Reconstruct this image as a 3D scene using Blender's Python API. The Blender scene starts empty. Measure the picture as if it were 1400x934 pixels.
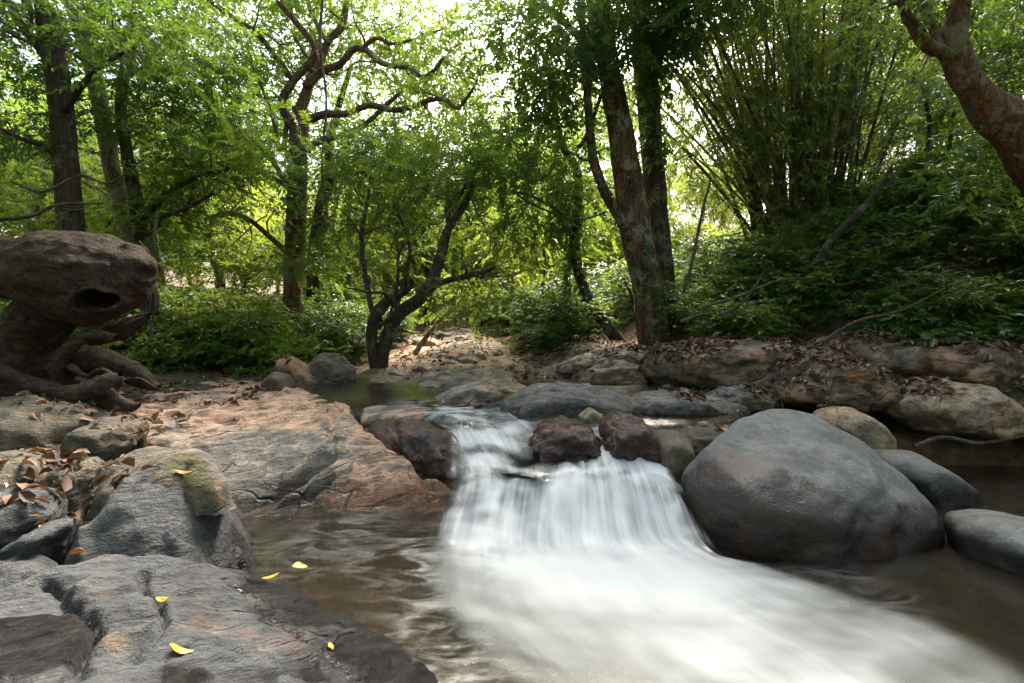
import bpy, bmesh, math, random
import numpy as np
from mathutils import Vector, Matrix
from mathutils.bvhtree import BVHTree

random.seed(7)
R = np.random.default_rng(7)
scene = bpy.context.scene
COL = scene.collection

# ------------------------------------------------------------------ camera, sky, sun, exposure
CAM_H, F, CX, HY = 1.3, 661.0, 700.0, 440.0
cam = bpy.data.cameras.new('camera')
cam.sensor_width = 36.0
cam.lens = 36.0 * F / 1400.0
cam.shift_y = -(467.0 - HY) / 1400.0
cam.clip_start = 0.05
cam.clip_end = 2000
camo = bpy.data.objects.new('camera', cam)
camo.location = (0, 0, CAM_H)
camo.rotation_euler = (math.radians(90), 0, 0)
COL.objects.link(camo)
scene.camera = camo

SUN_EL, SUN_AZ = math.radians(50), math.radians(16)
world = bpy.data.worlds.new('World')
scene.world = world
world.use_nodes = True
wn = world.node_tree
bg = wn.nodes['Background']
sky = wn.nodes.new('ShaderNodeTexSky')
sky.sky_type = 'NISHITA'
sky.sun_disc = False
sky.sun_elevation = SUN_EL
sky.sun_rotation = SUN_AZ
sky.air_density = 1.0
sky.dust_density = 5.0
sky.ozone_density = 0.4
wn.links.new(sky.outputs[0], bg.inputs['Color'])
bg.inputs['Strength'].default_value = 0.12

sl = bpy.data.lights.new('sun', 'SUN')
sl.energy = 5.0
sl.angle = math.radians(30)
sl.color = (1.0, 0.90, 0.74)
so = bpy.data.objects.new('sun', sl)
S = Vector((math.sin(SUN_AZ) * math.cos(SUN_EL), math.cos(SUN_AZ) * math.cos(SUN_EL), math.sin(SUN_EL)))
so.rotation_euler = (-S).to_track_quat('-Z', 'Y').to_euler()
so.location = (0, 0, 30)
COL.objects.link(so)

scene.view_settings.view_transform = 'Standard'
scene.view_settings.look = 'None'
scene.view_settings.gamma = 1
scene.view_settings.exposure = 2.55
cy = scene.cycles
cy.max_bounces = 7
cy.diffuse_bounces = 4
cy.glossy_bounces = 2
cy.transmission_bounces = 5
cy.transparent_max_bounces = 10
cy.caustics_reflective = False
cy.caustics_refractive = False
cy.use_denoising = True
cy.sample_clamp_indirect = 4

# ------------------------------------------------------------------ maths helpers
def P(px, py, d):
    return np.array([(px - CX) / F * d, d, CAM_H - (py - HY) / F * d])

def PZ(px, py, z):
    return P(px, py, (CAM_H - z) * F / (py - HY))

def smooth(a, b, x):
    t = np.clip((x - a) / (b - a), 0, 1)
    return t * t * (3 - 2 * t)

def _hash(ix, iy, iz, seed):
    h = (ix * 374761393 + iy * 668265263 + iz * 2147483647 + seed * 974711) & 0xFFFFFFFF
    h = ((h ^ (h >> 13)) * 1274126177) & 0xFFFFFFFF
    h = ((h ^ (h >> 16)) * 2246822519) & 0xFFFFFFFF
    return h ^ (h >> 15)

_G = np.random.default_rng(1).normal(size=(256, 3))
_G /= np.linalg.norm(_G, axis=1, keepdims=True)

def pnoise(p, seed=0):
    p = np.asarray(p, float)
    i = np.floor(p).astype(np.int64)
    f = p - i
    u = f * f * f * (f * (f * 6 - 15) + 10)
    out = np.zeros(len(p))
    for dx in (0, 1):
        for dy in (0, 1):
            for dz in (0, 1):
                g = _G[_hash(i[:, 0] + dx, i[:, 1] + dy, i[:, 2] + dz, seed) & 255]
                dd = (g * (f - np.array([dx, dy, dz]))).sum(1)
                w = ((u[:, 0] if dx else 1 - u[:, 0]) * (u[:, 1] if dy else 1 - u[:, 1]) *
                     (u[:, 2] if dz else 1 - u[:, 2]))
                out += dd * w
    return out * 1.5

def fbm(p, octaves=4, seed=0, gain=0.5):
    p = np.asarray(p, float)
    s, a = np.zeros(len(p)), 1.0
    for k in range(octaves):
        s += a * pnoise(p, seed + k * 17)
        p = p * 2.03 + 3.7
        a *= gain
    return s

def ridged(p, octaves=4, seed=0):
    p = np.asarray(p, float)
    s, a = np.zeros(len(p)), 1.0
    for k in range(octaves):
        s += a * (1 - 2 * np.abs(pnoise(p, seed + k * 17)))
        p = p * 2.1 + 1.3
        a *= 0.5
    return s * 0.5

def catmull(pts, n):
    """resample a polyline (k, m) smoothly at n parameters"""
    pts = np.asarray(pts, float)
    k = len(pts)
    if k == 2:
        t = np.linspace(0, 1, n)[:, None]
        return pts[0] * (1 - t) + pts[1] * t
    e = np.vstack([2 * pts[0] - pts[1], pts, 2 * pts[-1] - pts[-2]])
    t = np.linspace(0, k - 1 - 1e-9, n)
    i = t.astype(int)
    f = (t - i)[:, None]
    p0, p1, p2, p3 = e[i], e[i + 1], e[i + 2], e[i + 3]
    return 0.5 * (2 * p1 + (p2 - p0) * f + (2 * p0 - 5 * p1 + 4 * p2 - p3) * f ** 2 +
                  (3 * p1 - p0 - 3 * p2 + p3) * f ** 3)

# ------------------------------------------------------------------ object helpers
def mesh_np(name, V, faces, attrs=None, smooth_shade=True, uv=None):
    """faces: list of int arrays, each (n,3) or (n,4)"""
    V = np.asarray(V, np.float32)
    faces = [np.asarray(f, np.int32) for f in faces if len(f)]
    me = bpy.data.meshes.new(name)
    me.vertices.add(len(V))
    me.vertices.foreach_set('co', V.ravel())
    tot = np.concatenate([np.full(len(f), f.shape[1], np.int32) for f in faces])
    loops = np.concatenate([f.ravel() for f in faces])
    start = np.concatenate([[0], np.cumsum(tot)[:-1]]).astype(np.int32)
    me.loops.add(len(loops))
    me.loops.foreach_set('vertex_index', loops)
    me.polygons.add(len(tot))
    me.polygons.foreach_set('loop_start', start)
    me.polygons.foreach_set('loop_total', tot)
    me.polygons.foreach_set('use_smooth', np.full(len(tot), smooth_shade))
    me.update(calc_edges=True)
    for k, a in (attrs or {}).items():
        at = me.attributes.new(k, 'FLOAT', 'POINT')
        at.data.foreach_set('value', np.asarray(a, np.float32))
    if uv is not None:
        l = me.uv_layers.new(name='UVMap')
        l.data.foreach_set('uv', np.asarray(uv, np.float32)[loops].ravel())
    return me

def link(name, me, mat, parent=None):
    o = bpy.data.objects.new(name, me)
    if mat is not None and me is not None:
        me.materials.append(mat)
    COL.objects.link(o)
    if parent is not None:
        o.parent = parent
    return o

def tag(o, label=None, cat=None, group=None, kind=None):
    if label: o['label'] = label
    if cat: o['category'] = cat
    if group: o['group'] = group
    if kind: o['kind'] = kind
    return o

def empty(name, loc=(0, 0, 0)):
    o = bpy.data.objects.new(name, None)
    o.location = loc
    o.empty_display_size = 0.1
    COL.objects.link(o)
    return o

def copy_tree(o, parent=None):
    c = o.copy()
    COL.objects.link(c)
    if parent is not None:
        c.parent = parent
    for ch in list(o.children):
        copy_tree(ch, c)
    return c

# ------------------------------------------------------------------ materials
class NT:
    def __init__(self, name):
        self.m = bpy.data.materials.new(name)
        self.m.use_nodes = True
        self.t = self.m.node_tree
        self.b = self.t.nodes['Principled BSDF']
        self.out = self.t.nodes['Material Output']
    def n(self, typ, **kw):
        nd = self.t.nodes.new(typ)
        for k, v in kw.items():
            setattr(nd, k, v)
        return nd
    def l(self, a, b):
        self.t.links.new(a, b)
    def val(self, sock, v):
        if hasattr(v, 'is_output') or isinstance(v, bpy.types.NodeSocket):
            self.l(v, sock)
        else:
            sock.default_value = v
    def math(self, op, a, b=0.0, clamp=False):
        nd = self.n('ShaderNodeMath', operation=op)
        nd.use_clamp = clamp
        self.val(nd.inputs[0], a); self.val(nd.inputs[1], b)
        return nd.outputs[0]
    def mix(self, f, a, b, blend='MIX'):
        nd = self.n('ShaderNodeMix', data_type='RGBA', blend_type=blend)
        self.val(nd.inputs[0], f); self.val(nd.inputs[6], a); self.val(nd.inputs[7], b)
        return nd.outputs[2]
    def ramp(self, fac, stops):
        nd = self.n('ShaderNodeValToRGB')
        self.l(fac, nd.inputs[0])
        cr = nd.color_ramp
        while len(cr.elements) < len(stops):
            cr.elements.new(0.5)
        for e, (p, c) in zip(cr.elements, stops):
            e.position = p
            e.color = (*c, 1) if len(c) == 3 else c
        return nd.outputs[0]
    def step(self, fac, a, b):
        nd = self.n('ShaderNodeMapRange', interpolation_type='SMOOTHSTEP')
        self.val(nd.inputs[0], fac)
        nd.inputs[1].default_value = a; nd.inputs[2].default_value = b
        return nd.outputs[0]
    def coord(self, scale=(1, 1, 1), rot=(0, 0, 0), src='Object'):
        tc = self.n('ShaderNodeTexCoord')
        mp = self.n('ShaderNodeMapping')
        mp.inputs['Scale'].default_value = scale
        mp.inputs['Rotation'].default_value = rot
        self.l(tc.outputs[src], mp.inputs[0])
        return mp.outputs[0]
    def strike(self, strike, dip, stretch):
        tc = self.n('ShaderNodeTexCoord')
        a = self.n('ShaderNodeMapping'); a.inputs['Rotation'].default_value = (0, 0, -strike)
        b = self.n('ShaderNodeMapping'); b.inputs['Rotation'].default_value = (dip, 0, 0)
        c = self.n('ShaderNodeMapping'); c.inputs['Scale'].default_value = (1, stretch, stretch)
        self.l(tc.outputs['Object'], a.inputs[0]); self.l(a.outputs[0], b.inputs[0]); self.l(b.outputs[0], c.inputs[0])
        return c.outputs[0]
    def noise(self, vec, scale, detail=4, rough=0.55, dist=0.0):
        nd = self.n('ShaderNodeTexNoise')
        self.l(vec, nd.inputs['Vector'])
        nd.inputs['Scale'].default_value = scale
        nd.inputs['Detail'].default_value = detail
        nd.inputs['Roughness'].default_value = rough
        nd.inputs['Distortion'].default_value = dist
        return nd.outputs[0]
    def voro(self, vec, scale, feature='F1'):
        nd = self.n('ShaderNodeTexVoronoi', feature=feature)
        self.l(vec, nd.inputs['Vector'])
        nd.inputs['Scale'].default_value = scale
        return nd.outputs['Distance']
    def attr(self, name):
        nd = self.n('ShaderNodeAttribute', attribute_name=name)
        return nd.outputs['Fac']
    def bump(self, h, strength, dist, prev=None):
        nd = self.n('ShaderNodeBump')
        nd.inputs['Strength'].default_value = strength
        nd.inputs['Distance'].default_value = dist
        self.l(h, nd.inputs['Height'])
        if prev is not None:
            self.l(prev, nd.inputs['Normal'])
        return nd.outputs[0]

def c3(*v):
    return (*v, 1.0)

def rock_mat(name, grey, tan, dark, strike=0.6, dip=0.35, moss=0.0, lichen=0.35, wet_z=0.05, wet_w=0.14,
             tanbias=0.0, stretch=4.0, bump=1.0, foliated=True, speckle=0.5, flakes=0.0, flake_dir=-0.8):
    k = NT(name)
    v = k.coord()
    vs = k.strike(strike, dip, stretch if foliated else 1.3)
    vc = k.strike(strike + .15, dip * .7, 2.6)
    big = k.noise(v, 1.6, 5, 0.6)
    mid = k.noise(v, 6, 6, 0.65)
    fine = k.noise(v, 42, 5, 0.7)
    streak = k.noise(vs, 3.4, 8, 0.68, 0.25)
    warp = k.n('ShaderNodeVectorMath', operation='ADD'); k.l(vc, warp.inputs[0])
    wn_ = k.n('ShaderNodeTexNoise'); wn_.inputs['Scale'].default_value = 3.0; k.l(v, wn_.inputs['Vector']); sc_ = k.n('ShaderNodeVectorMath', operation='SCALE'); sc_.inputs['Scale'].default_value = .35
    k.l(wn_.outputs['Color'], sc_.inputs[0]); k.l(sc_.outputs[0], warp.inputs[1])
    crk = k.step(k.voro(warp.outputs[0], 1.5, 'DISTANCE_TO_EDGE'), 0.022, 0.0)
    crk = k.math('MULTIPLY', crk, k.step(big, 0.50, 0.60))
    if not foliated: crk = k.math('MULTIPLY', crk, 0.0)
    tone = k.attr('tone')
    t = k.math('ADD', k.math('MULTIPLY', k.math('SUBTRACT', big, 0.5), 1.6), k.math('ADD', tone, tanbias))
    t = k.math('ADD', t, k.math('MULTIPLY', k.math('SUBTRACT', streak, 0.5), 0.9))
    tf = k.step(t, 0.0, 0.35)
    base = k.mix(tf, c3(*grey), c3(*tan))
    lum = k.math('ADD', k.math('MULTIPLY', streak, 0.9), k.math('ADD', k.math('MULTIPLY', mid, 0.7), k.math('MULTIPLY', fine, 0.45)))
    dk = k.step(lum, 1.08, 0.88)
    col = k.mix(k.math('MULTIPLY', dk, 0.75), base, c3(*dark))
    lt = k.step(lum, 1.06, 1.24)
    col = k.mix(k.math('MULTIPLY', lt, 0.5), col, c3(min(1, tan[0] * 1.5), min(1, tan[1] * 1.55), min(1, tan[2] * 1.7)))
    col = k.mix(k.math('MULTIPLY', crk, 0.8), col, c3(dark[0] * .4, dark[1] * .4, dark[2] * .4))
    if flakes:
        fv = k.strike(flake_dir, 0.5, 3.0)
        fl = k.step(k.math('ADD', k.noise(fv, 5.0, 5, 0.7, 0.6), k.math('MULTIPLY', k.math('SUBTRACT', big, 0.5), 0.7)), 0.53, 0.57)
        col = k.mix(k.math('MULTIPLY', fl, flakes), col, c3(*[q * .55 for q in grey]))
    gr = k.noise(v, 240, 3, 0.75)
    col = k.mix(k.math('MULTIPLY', k.step(gr, 0.54, 0.68), 0.55), col, c3(*[q * .3 for q in grey]))
    col = k.mix(k.math('MULTIPLY', k.step(gr, 0.45, 0.34), 0.35), col, c3(*[min(1, q * 1.9) for q in grey]))
    # rusty iron stain
    rs = k.step(k.noise(v, 2.7, 6, 0.72, 0.6), 0.53, 0.70)
    col = k.mix(k.math('MULTIPLY', rs, k.math('ADD', 0.22, k.math('MULTIPLY', tf, 0.55))), col, c3(0.30, 0.115, 0.038))
    # lichen
    ln = k.math('ADD', k.noise(v, 5.5, 3, 0.6), k.math('MULTIPLY', k.noise(v, 26, 3, 0.7), 0.55))
    lf = k.math('MULTIPLY', k.step(ln, 0.93, 1.02), lichen)
    col = k.mix(lf, col, c3(0.46, 0.46, 0.38))
    # moss
    geo = k.n('ShaderNodeNewGeometry')
    sx = k.n('ShaderNodeSeparateXYZ'); k.l(geo.outputs['Normal'], sx.inputs[0])
    up = k.step(sx.outputs[2], 0.1, 0.75)
    mn = k.math('ADD', k.noise(v, 4.2, 6, 0.7), k.math('MULTIPLY', k.math('SUBTRACT', fine, 0.5), 0.5))
    mamt = k.math('ADD', k.attr('moss'), moss)
    mf = k.step(k.math('ADD', mn, mamt), 0.98, 1.12)
    mf = k.math('MULTIPLY', mf, k.math('ADD', 0.35, k.math('MULTIPLY', up, 0.65)))
    mcol = k.mix(k.step(k.noise(v, 14, 4, 0.7), 0.35, 0.65), c3(0.030, 0.036, 0.008), c3(0.105, 0.095, 0.018))
    col = k.mix(mf, col, mcol)
    # wet band at the waterline
    sp = k.n('ShaderNodeSeparateXYZ'); k.l(geo.outputs['Position'], sp.inputs[0])
    wz = k.math('ADD', sp.outputs[2], k.math('MULTIPLY', k.math('SUBTRACT', k.noise(v, 5, 5, 0.65), 0.5), 0.35))
    wet = k.math('MAXIMUM', k.step(wz, wet_z + wet_w, wet_z), k.step(k.math('ADD', k.attr('wet'), k.math('MULTIPLY', k.math('SUBTRACT', mid, 0.5), 1.3)), 0.35, 0.65))
    wcol = k.mix(1.0, col, c3(0.30, 0.25, 0.23), 'MULTIPLY')
    col = k.mix(wet, col, wcol)
    k.l(col, k.b.inputs['Base Color'])
    rg = k.math('ADD', k.math('MULTIPLY', wet, -0.55), k.math('ADD', 0.72, k.math('MULTIPLY', k.math('SUBTRACT', mid, 0.5), 0.35)))
    k.l(k.math('MAXIMUM', rg, 0.12), k.b.inputs['Roughness'])
    h = k.math('ADD', k.math('MULTIPLY', streak, 1.5 if foliated else 0.35), k.math('ADD', k.math('MULTIPLY', mid, 0.9), k.math('MULTIPLY', fine, 0.32)))
    h = k.math('SUBTRACT', h, k.math('MULTIPLY', crk, 0.5))
    h = k.math('ADD', h, k.math('MULTIPLY', k.noise(v, 130, 3, 0.7), 0.06 + 0.1 * speckle))
    h = k.math('ADD', h, k.math('MULTIPLY', mf, 0.3))
    k.l(k.bump(h, 1.0, 0.045 * bump), k.b.inputs['Normal'])
    return k.m

def bark_mat(name, a, b, lichen=0.3, moss=0.2, vscale=1.0, bump=1.0):
    k = NT(name)
    v = k.coord()
    vs = k.coord(scale=(1, 1, 0.16))
    n1 = k.noise(vs, 26 * vscale, 6, 0.65, 0.8)
    n2 = k.noise(v, 5, 5, 0.6)
    n3 = k.noise(v, 60, 4, 0.7)
    col = k.mix(k.step(k.math('ADD', n1, k.math('MULTIPLY', k.math('SUBTRACT', n3, 0.5), 0.6)), 0.36, 0.66), c3(*a), c3(*b))
    lf = k.math('MULTIPLY', k.step(k.math('ADD', k.noise(v, 3.0, 4, 0.65), k.math('MULTIPLY', k.noise(v, 17, 3, 0.6), 0.4)), 0.72, 0.84), lichen)
    col = k.mix(lf, col, c3(0.34, 0.34, 0.28))
    mf = k.math('MULTIPLY', k.step(n2, 0.52, 0.66), moss)
    col = k.mix(mf, col, c3(0.06, 0.075, 0.018))
    k.l(col, k.b.inputs['Base Color'])
    k.b.inputs['Roughness'].default_value = 0.85
    k.b.inputs['Specular IOR Level'].default_value = 0.25
    h = k.math('ADD', n1, k.math('MULTIPLY', n3, 0.35))
    k.l(k.bump(h, 1.0, 0.02 * bump), k.b.inputs['Normal'])
    return k.m

def leaf_mat(name, stops, trans=0.45, tcol=(0.30, 0.36, 0.05), rough=0.42, spec=0.45):
    """stops: colours along the per-leaf tint"""
    k = NT(name)
    col = k.ramp(k.attr('tint'), [(i / (len(stops) - 1), s) for i, s in enumerate(stops)])
    k.l(col, k.b.inputs['Base Color'])
    k.b.inputs['Roughness'].default_value = rough
    k.b.inputs['Specular IOR Level'].default_value = spec
    tr = k.n('ShaderNodeBsdfTranslucent')
    tc = k.mix(0.6, col, c3(*tcol))
    k.l(tc, tr.inputs[0])
    mx = k.n('ShaderNodeMixShader')
    mx.inputs[0].default_value = trans
    k.l(k.b.outputs[0], mx.inputs[1]); k.l(tr.outputs[0], mx.inputs[2])
    k.l(mx.outputs[0], k.out.inputs[0])
    return k.m

M = {}
M['slab_front'] = rock_mat('grey_schist', (0.066, 0.074, 0.085), (0.125, 0.096, 0.066), (0.015, 0.015, 0.017), strike=0.75, dip=0.5,
                           moss=-0.05, lichen=0.18, wet_z=0.04, wet_w=0.15, tanbias=-0.22, bump=1.2)
M['slab_big'] = rock_mat('tan_schist', (0.22, 0.21, 0.19), (0.52, 0.335, 0.225), (0.060, 0.046, 0.037), strike=0.6, dip=0.4,
                         moss=-0.10, lichen=0.5, wet_z=0.06, wet_w=0.18, tanbias=0.16, bump=1.1)
M['slab_mossy'] = rock_mat('mossy_schist', (0.13, 0.115, 0.09), (0.22, 0.15, 0.085), (0.03, 0.024, 0.018), strike=0.6, dip=0.3,
                           moss=0.30, lichen=0.2, wet_z=-0.2, tanbias=0.05)
M['boulder_grey'] = rock_mat('grey_boulder', (0.130, 0.140, 0.140), (0.165, 0.158, 0.130), (0.060, 0.062, 0.058), foliated=False, flakes=0.55,
                             moss=-0.10, lichen=0.12, wet_z=0.06, wet_w=0.16, tanbias=-0.1, bump=0.35)
M['boulder_big'] = rock_mat('big_grey_boulder', (0.135, 0.145, 0.146), (0.120, 0.100, 0.082), (0.060, 0.062, 0.058), foliated=False, flakes=0.6, moss=-0.10, lichen=0.15, wet_z=0.08, wet_w=0.16, tanbias=-0.12, bump=0.45)
M['boulder_brown'] = rock_mat('brown_boulder', (0.10, 0.075, 0.052), (0.17, 0.105, 0.06), (0.032, 0.024, 0.018), foliated=False,
                              moss=-0.05, lichen=0.15, wet_z=0.05, wet_w=0.2, tanbias=0.0, bump=0.5)
M['boulder_tan'] = rock_mat('tan_boulder', (0.32, 0.26, 0.19), (0.50, 0.32, 0.19), (0.08, 0.055, 0.036), foliated=True, stretch=3,
                            moss=-0.08, lichen=0.45, wet_z=0.05, wet_w=0.12, tanbias=0.15, bump=0.9)
M['rock_red'] = rock_mat('red_wet_rock', (0.12, 0.075, 0.065), (0.22, 0.09, 0.05), (0.03, 0.017, 0.017), foliated=False,
                         moss=-0.12, lichen=0.1, wet_z=0.42, wet_w=0.2, tanbias=0.1, bump=0.9)
M['rock_worn'] = rock_mat('worn_grey_rock', (0.17, 0.165, 0.150), (0.33, 0.205, 0.125), (0.04, 0.03, 0.024), strike=-0.2, dip=0.2, stretch=5,
                          moss=-0.1, lichen=0.3, wet_z=0.46, wet_w=0.12, tanbias=0.0, bump=0.8)
M['rock_bank'] = rock_mat('bank_rock', (0.19, 0.145, 0.10), (0.38, 0.22, 0.12), (0.04, 0.028, 0.02), strike=0.3, dip=0.5,
                          moss=0.12, lichen=0.2, wet_z=0.40, wet_w=0.15, tanbias=0.05, bump=1.2)

M['bark_red'] = bark_mat('reddish_brown_bark', (0.05, 0.028, 0.018), (0.26, 0.135, 0.078), lichen=0.35, moss=0.25)
M['bark_dark'] = bark_mat('dark_bark', (0.022, 0.017, 0.013), (0.075, 0.055, 0.040), lichen=0.3, moss=0.35)
M['bark_pale'] = bark_mat('pale_bark', (0.07, 0.05, 0.036), (0.36, 0.27, 0.19), lichen=0.9, moss=0.25, bump=2.0, vscale=.7)
M['bark_flake'] = bark_mat('flaking_bark', (0.035, 0.022, 0.015), (0.21, 0.130, 0.080), lichen=.7, moss=.2, bump=2.2, vscale=.6)
M['bark_orange'] = bark_mat('orange_brown_bark', (0.06, 0.03, 0.018), (0.21, 0.115, 0.06), lichen=0.4, moss=0.4, bump=1.4)
M['twig'] = bark_mat('twig_bark', (0.05, 0.04, 0.028), (0.13, 0.10, 0.07), lichen=0.2, moss=0.2)

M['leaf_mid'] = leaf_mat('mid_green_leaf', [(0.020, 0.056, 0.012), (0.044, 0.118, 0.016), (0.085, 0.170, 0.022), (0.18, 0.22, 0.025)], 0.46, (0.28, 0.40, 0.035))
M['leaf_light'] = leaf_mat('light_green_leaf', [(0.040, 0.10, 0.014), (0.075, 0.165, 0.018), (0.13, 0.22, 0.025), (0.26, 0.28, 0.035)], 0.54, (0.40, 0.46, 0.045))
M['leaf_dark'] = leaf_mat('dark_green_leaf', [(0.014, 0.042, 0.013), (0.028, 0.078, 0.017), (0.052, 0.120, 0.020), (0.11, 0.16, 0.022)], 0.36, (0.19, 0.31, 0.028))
M['leaf_bamboo'] = leaf_mat('bamboo_leaf', [(0.024, 0.056, 0.010), (0.056, 0.108, 0.014), (0.105, 0.158, 0.02), (0.21, 0.21, 0.05)], 0.40, (0.28, 0.34, 0.04))
M['leaf_dead'] = leaf_mat('dead_leaf', [(0.035, 0.020, 0.012), (0.10, 0.052, 0.028), (0.19, 0.110, 0.066), (0.33, 0.23, 0.16)], 0.12, (0.2, 0.09, 0.03), 0.6, 0.3)
M['leaf_yellow'] = leaf_mat('yellow_leaf', [(0.50, 0.33, 0.04), (0.58, 0.42, 0.05), (0.50, 0.46, 0.09)], 0.25, (0.6, 0.4, 0.03))
def spots_on(m):
    t = m.node_tree; b = t.nodes['Principled BSDF']
    src = b.inputs['Base Color'].links[0].from_socket
    tc = t.nodes.new('ShaderNodeTexCoord'); nz = t.nodes.new('ShaderNodeTexNoise'); nz.inputs['Scale'].default_value = 55; nz.inputs['Detail'].default_value = 4
    t.links.new(tc.outputs['Object'], nz.inputs['Vector'])
    mr = t.nodes.new('ShaderNodeMapRange'); mr.inputs[1].default_value = .56; mr.inputs[2].default_value = .66
    t.links.new(nz.outputs[0], mr.inputs[0])
    mx = t.nodes.new('ShaderNodeMix'); mx.data_type = 'RGBA'
    t.links.new(mr.outputs[0], mx.inputs[0]); t.links.new(src, mx.inputs[6]); mx.inputs[7].default_value = (.16, .075, .02, 1)
    t.links.new(mx.outputs[2], b.inputs['Base Color'])
spots_on(M['leaf_yellow'])
M['leaf_orange'] = leaf_mat('orange_leaf', [(0.50, 0.17, 0.03), (0.55, 0.22, 0.05)], 0.2, (0.5, 0.15, 0.02))

# bamboo culm
k = NT('bamboo_culm')
v = k.coord()
wv = k.n('ShaderNodeTexWave', wave_type='BANDS', bands_direction='Z')
k.l(v, wv.inputs[0]); wv.inputs['Scale'].default_value = 0.9; wv.inputs['Distortion'].default_value = 1.0
col = k.mix(k.step(k.noise(v, 2.5, 4), 0.4, 0.62), c3(0.022, 0.026, 0.011), c3(0.085, 0.075, 0.032))
col = k.mix(k.step(wv.outputs['Fac'], 0.93, 0.98), col, c3(0.16, 0.14, 0.09))
k.l(col, k.b.inputs['Base Color']); k.b.inputs['Roughness'].default_value = 0.65; k.b.inputs['Specular IOR Level'].default_value = 0.2
M['culm'] = k.m

# driftwood
k = NT('weathered_wood')
v = k.coord()
vs = k.coord(scale=(1.0, 1.2, 1.9))
n1 = k.noise(vs, 6.5, 8, 0.72, 1.2)
n2 = k.noise(v, 2.0, 5, 0.6)
n3 = k.noise(v, 45, 5, 0.7)
col = k.mix(k.step(k.math('ADD', n1, k.math('MULTIPLY', k.math('SUBTRACT', n3, 0.5), 0.5)), 0.36, 0.68), c3(0.018, 0.011, 0.008), c3(0.105, 0.066, 0.044))
col = k.mix(k.math('MULTIPLY', k.step(n2, 0.55, 0.72), 0.5), col, c3(0.12, 0.072, 0.048))
col = k.mix(k.step(k.attr('wet'), 0.2, 0.9), col, c3(0.012, 0.009, 0.007))  # shade inside the knot hole, painted near black into the colour
k.l(col, k.b.inputs['Base Color'])
k.b.inputs['Roughness'].default_value = 0.75
k.b.inputs['Specular IOR Level'].default_value = 0.3
k.l(k.bump(k.math('ADD', n1, k.math('MULTIPLY', n3, 0.5)), 1.0, 0.06), k.b.inputs['Normal'])
M['driftwood'] = k.m
M['root'] = bark_mat('pale_root', (0.045, 0.03, 0.02), (0.17, 0.115, 0.075), lichen=0.1, moss=0.1)

# forest floor
k = NT('forest_floor')
v = k.coord()
n1 = k.noise(v, 0.7, 6, 0.6); n2 = k.noise(v, 9, 6, 0.7); vo = k.voro(v, 22)
col = k.mix(k.step(n2, 0.35, 0.65), c3(0.030, 0.021, 0.014), c3(0.105, 0.070, 0.042))
col = k.mix(k.math('MULTIPLY', k.step(vo, 0.25, 0.05), 0.5), col, c3(0.15, 0.10, 0.065))
col = k.mix(k.math('MULTIPLY', k.step(n1, 0.52, 0.62), 0.6), col, c3(0.035, 0.055, 0.014))
sp = k.n('ShaderNodeNewGeometry'); sx = k.n('ShaderNodeSeparateXYZ'); k.l(sp.outputs['Position'], sx.inputs[0])
# stream bed pebbles, brown, seen through the water
vb = k.voro(v, 6.5)
bed = k.mix(k.step(vb, 0.0, 0.55), c3(0.26, 0.17, 0.085), c3(0.07, 0.046, 0.026))
bed = k.mix(k.step(k.noise(v, 2.2, 4), 0.4, 0.6), bed, c3(0.10, 0.066, 0.036))
col = k.mix(k.attr('tone'), col, bed)
dry = k.mix(k.step(k.noise(v, 3.0, 7, 0.7), 0.35, 0.65), c3(0.15, 0.10, 0.066), c3(0.44, 0.32, 0.225))  # pale dry bed rock, its paleness also standing in for sunlight
dry = k.mix(k.step(k.noise(v, 13, 4, 0.7), 0.58, 0.66), dry, c3(0.09, 0.058, 0.036))
col = k.mix(k.attr('dry'), col, dry)
k.l(col, k.b.inputs['Base Color'])
k.b.inputs['Roughness'].default_value = 0.9
k.b.inputs['Specular IOR Level'].default_value = 0.2
k.l(k.bump(k.math('ADD', n2, k.math('MULTIPLY', vo, 0.6)), 0.9, 0.05), k.b.inputs['Normal'])
M['ground'] = k.m

# dark clear stream water: fresnel reflection over tinted transparency
k = NT('stream_water')
t = k.t
v = k.coord()
vs = k.coord(scale=(1.0, 2.4, 1.0), rot=(0, 0, -0.5))
h = k.math('ADD', k.math('MULTIPLY', k.noise(vs, 3.0, 4, 0.55), 1.0), k.math('MULTIPLY', k.noise(vs, 11.0, 3, 0.5), 0.25))
nb = k.bump(h, 0.13, 0.05)
fr = k.n('ShaderNodeFresnel'); fr.inputs['IOR'].default_value = 1.33; k.l(nb, fr.inputs['Normal'])
gl = k.n('ShaderNodeBsdfGlossy'); gl.inputs['Roughness'].default_value = 0.2; k.l(nb, gl.inputs['Normal'])
gl.inputs['Color'].default_value = c3(0.85, 0.85, 0.85)
tb = k.n('ShaderNodeBsdfTransparent'); tb.inputs[0].default_value = c3(0.52, 0.44, 0.31)
df = k.n('ShaderNodeBsdfDiffuse'); df.inputs[0].default_value = c3(0.060, 0.047, 0.030)
m0 = k.n('ShaderNodeMixShader'); m0.inputs[0].default_value = 0.16
k.l(tb.outputs[0], m0.inputs[1]); k.l(df.outputs[0], m0.inputs[2])
m1 = k.n('ShaderNodeMixShader')
k.l(fr.outputs[0], m1.inputs[0]); k.l(m0.outputs[0], m1.inputs[1]); k.l(gl.outputs[0], m1.inputs[2])
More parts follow.
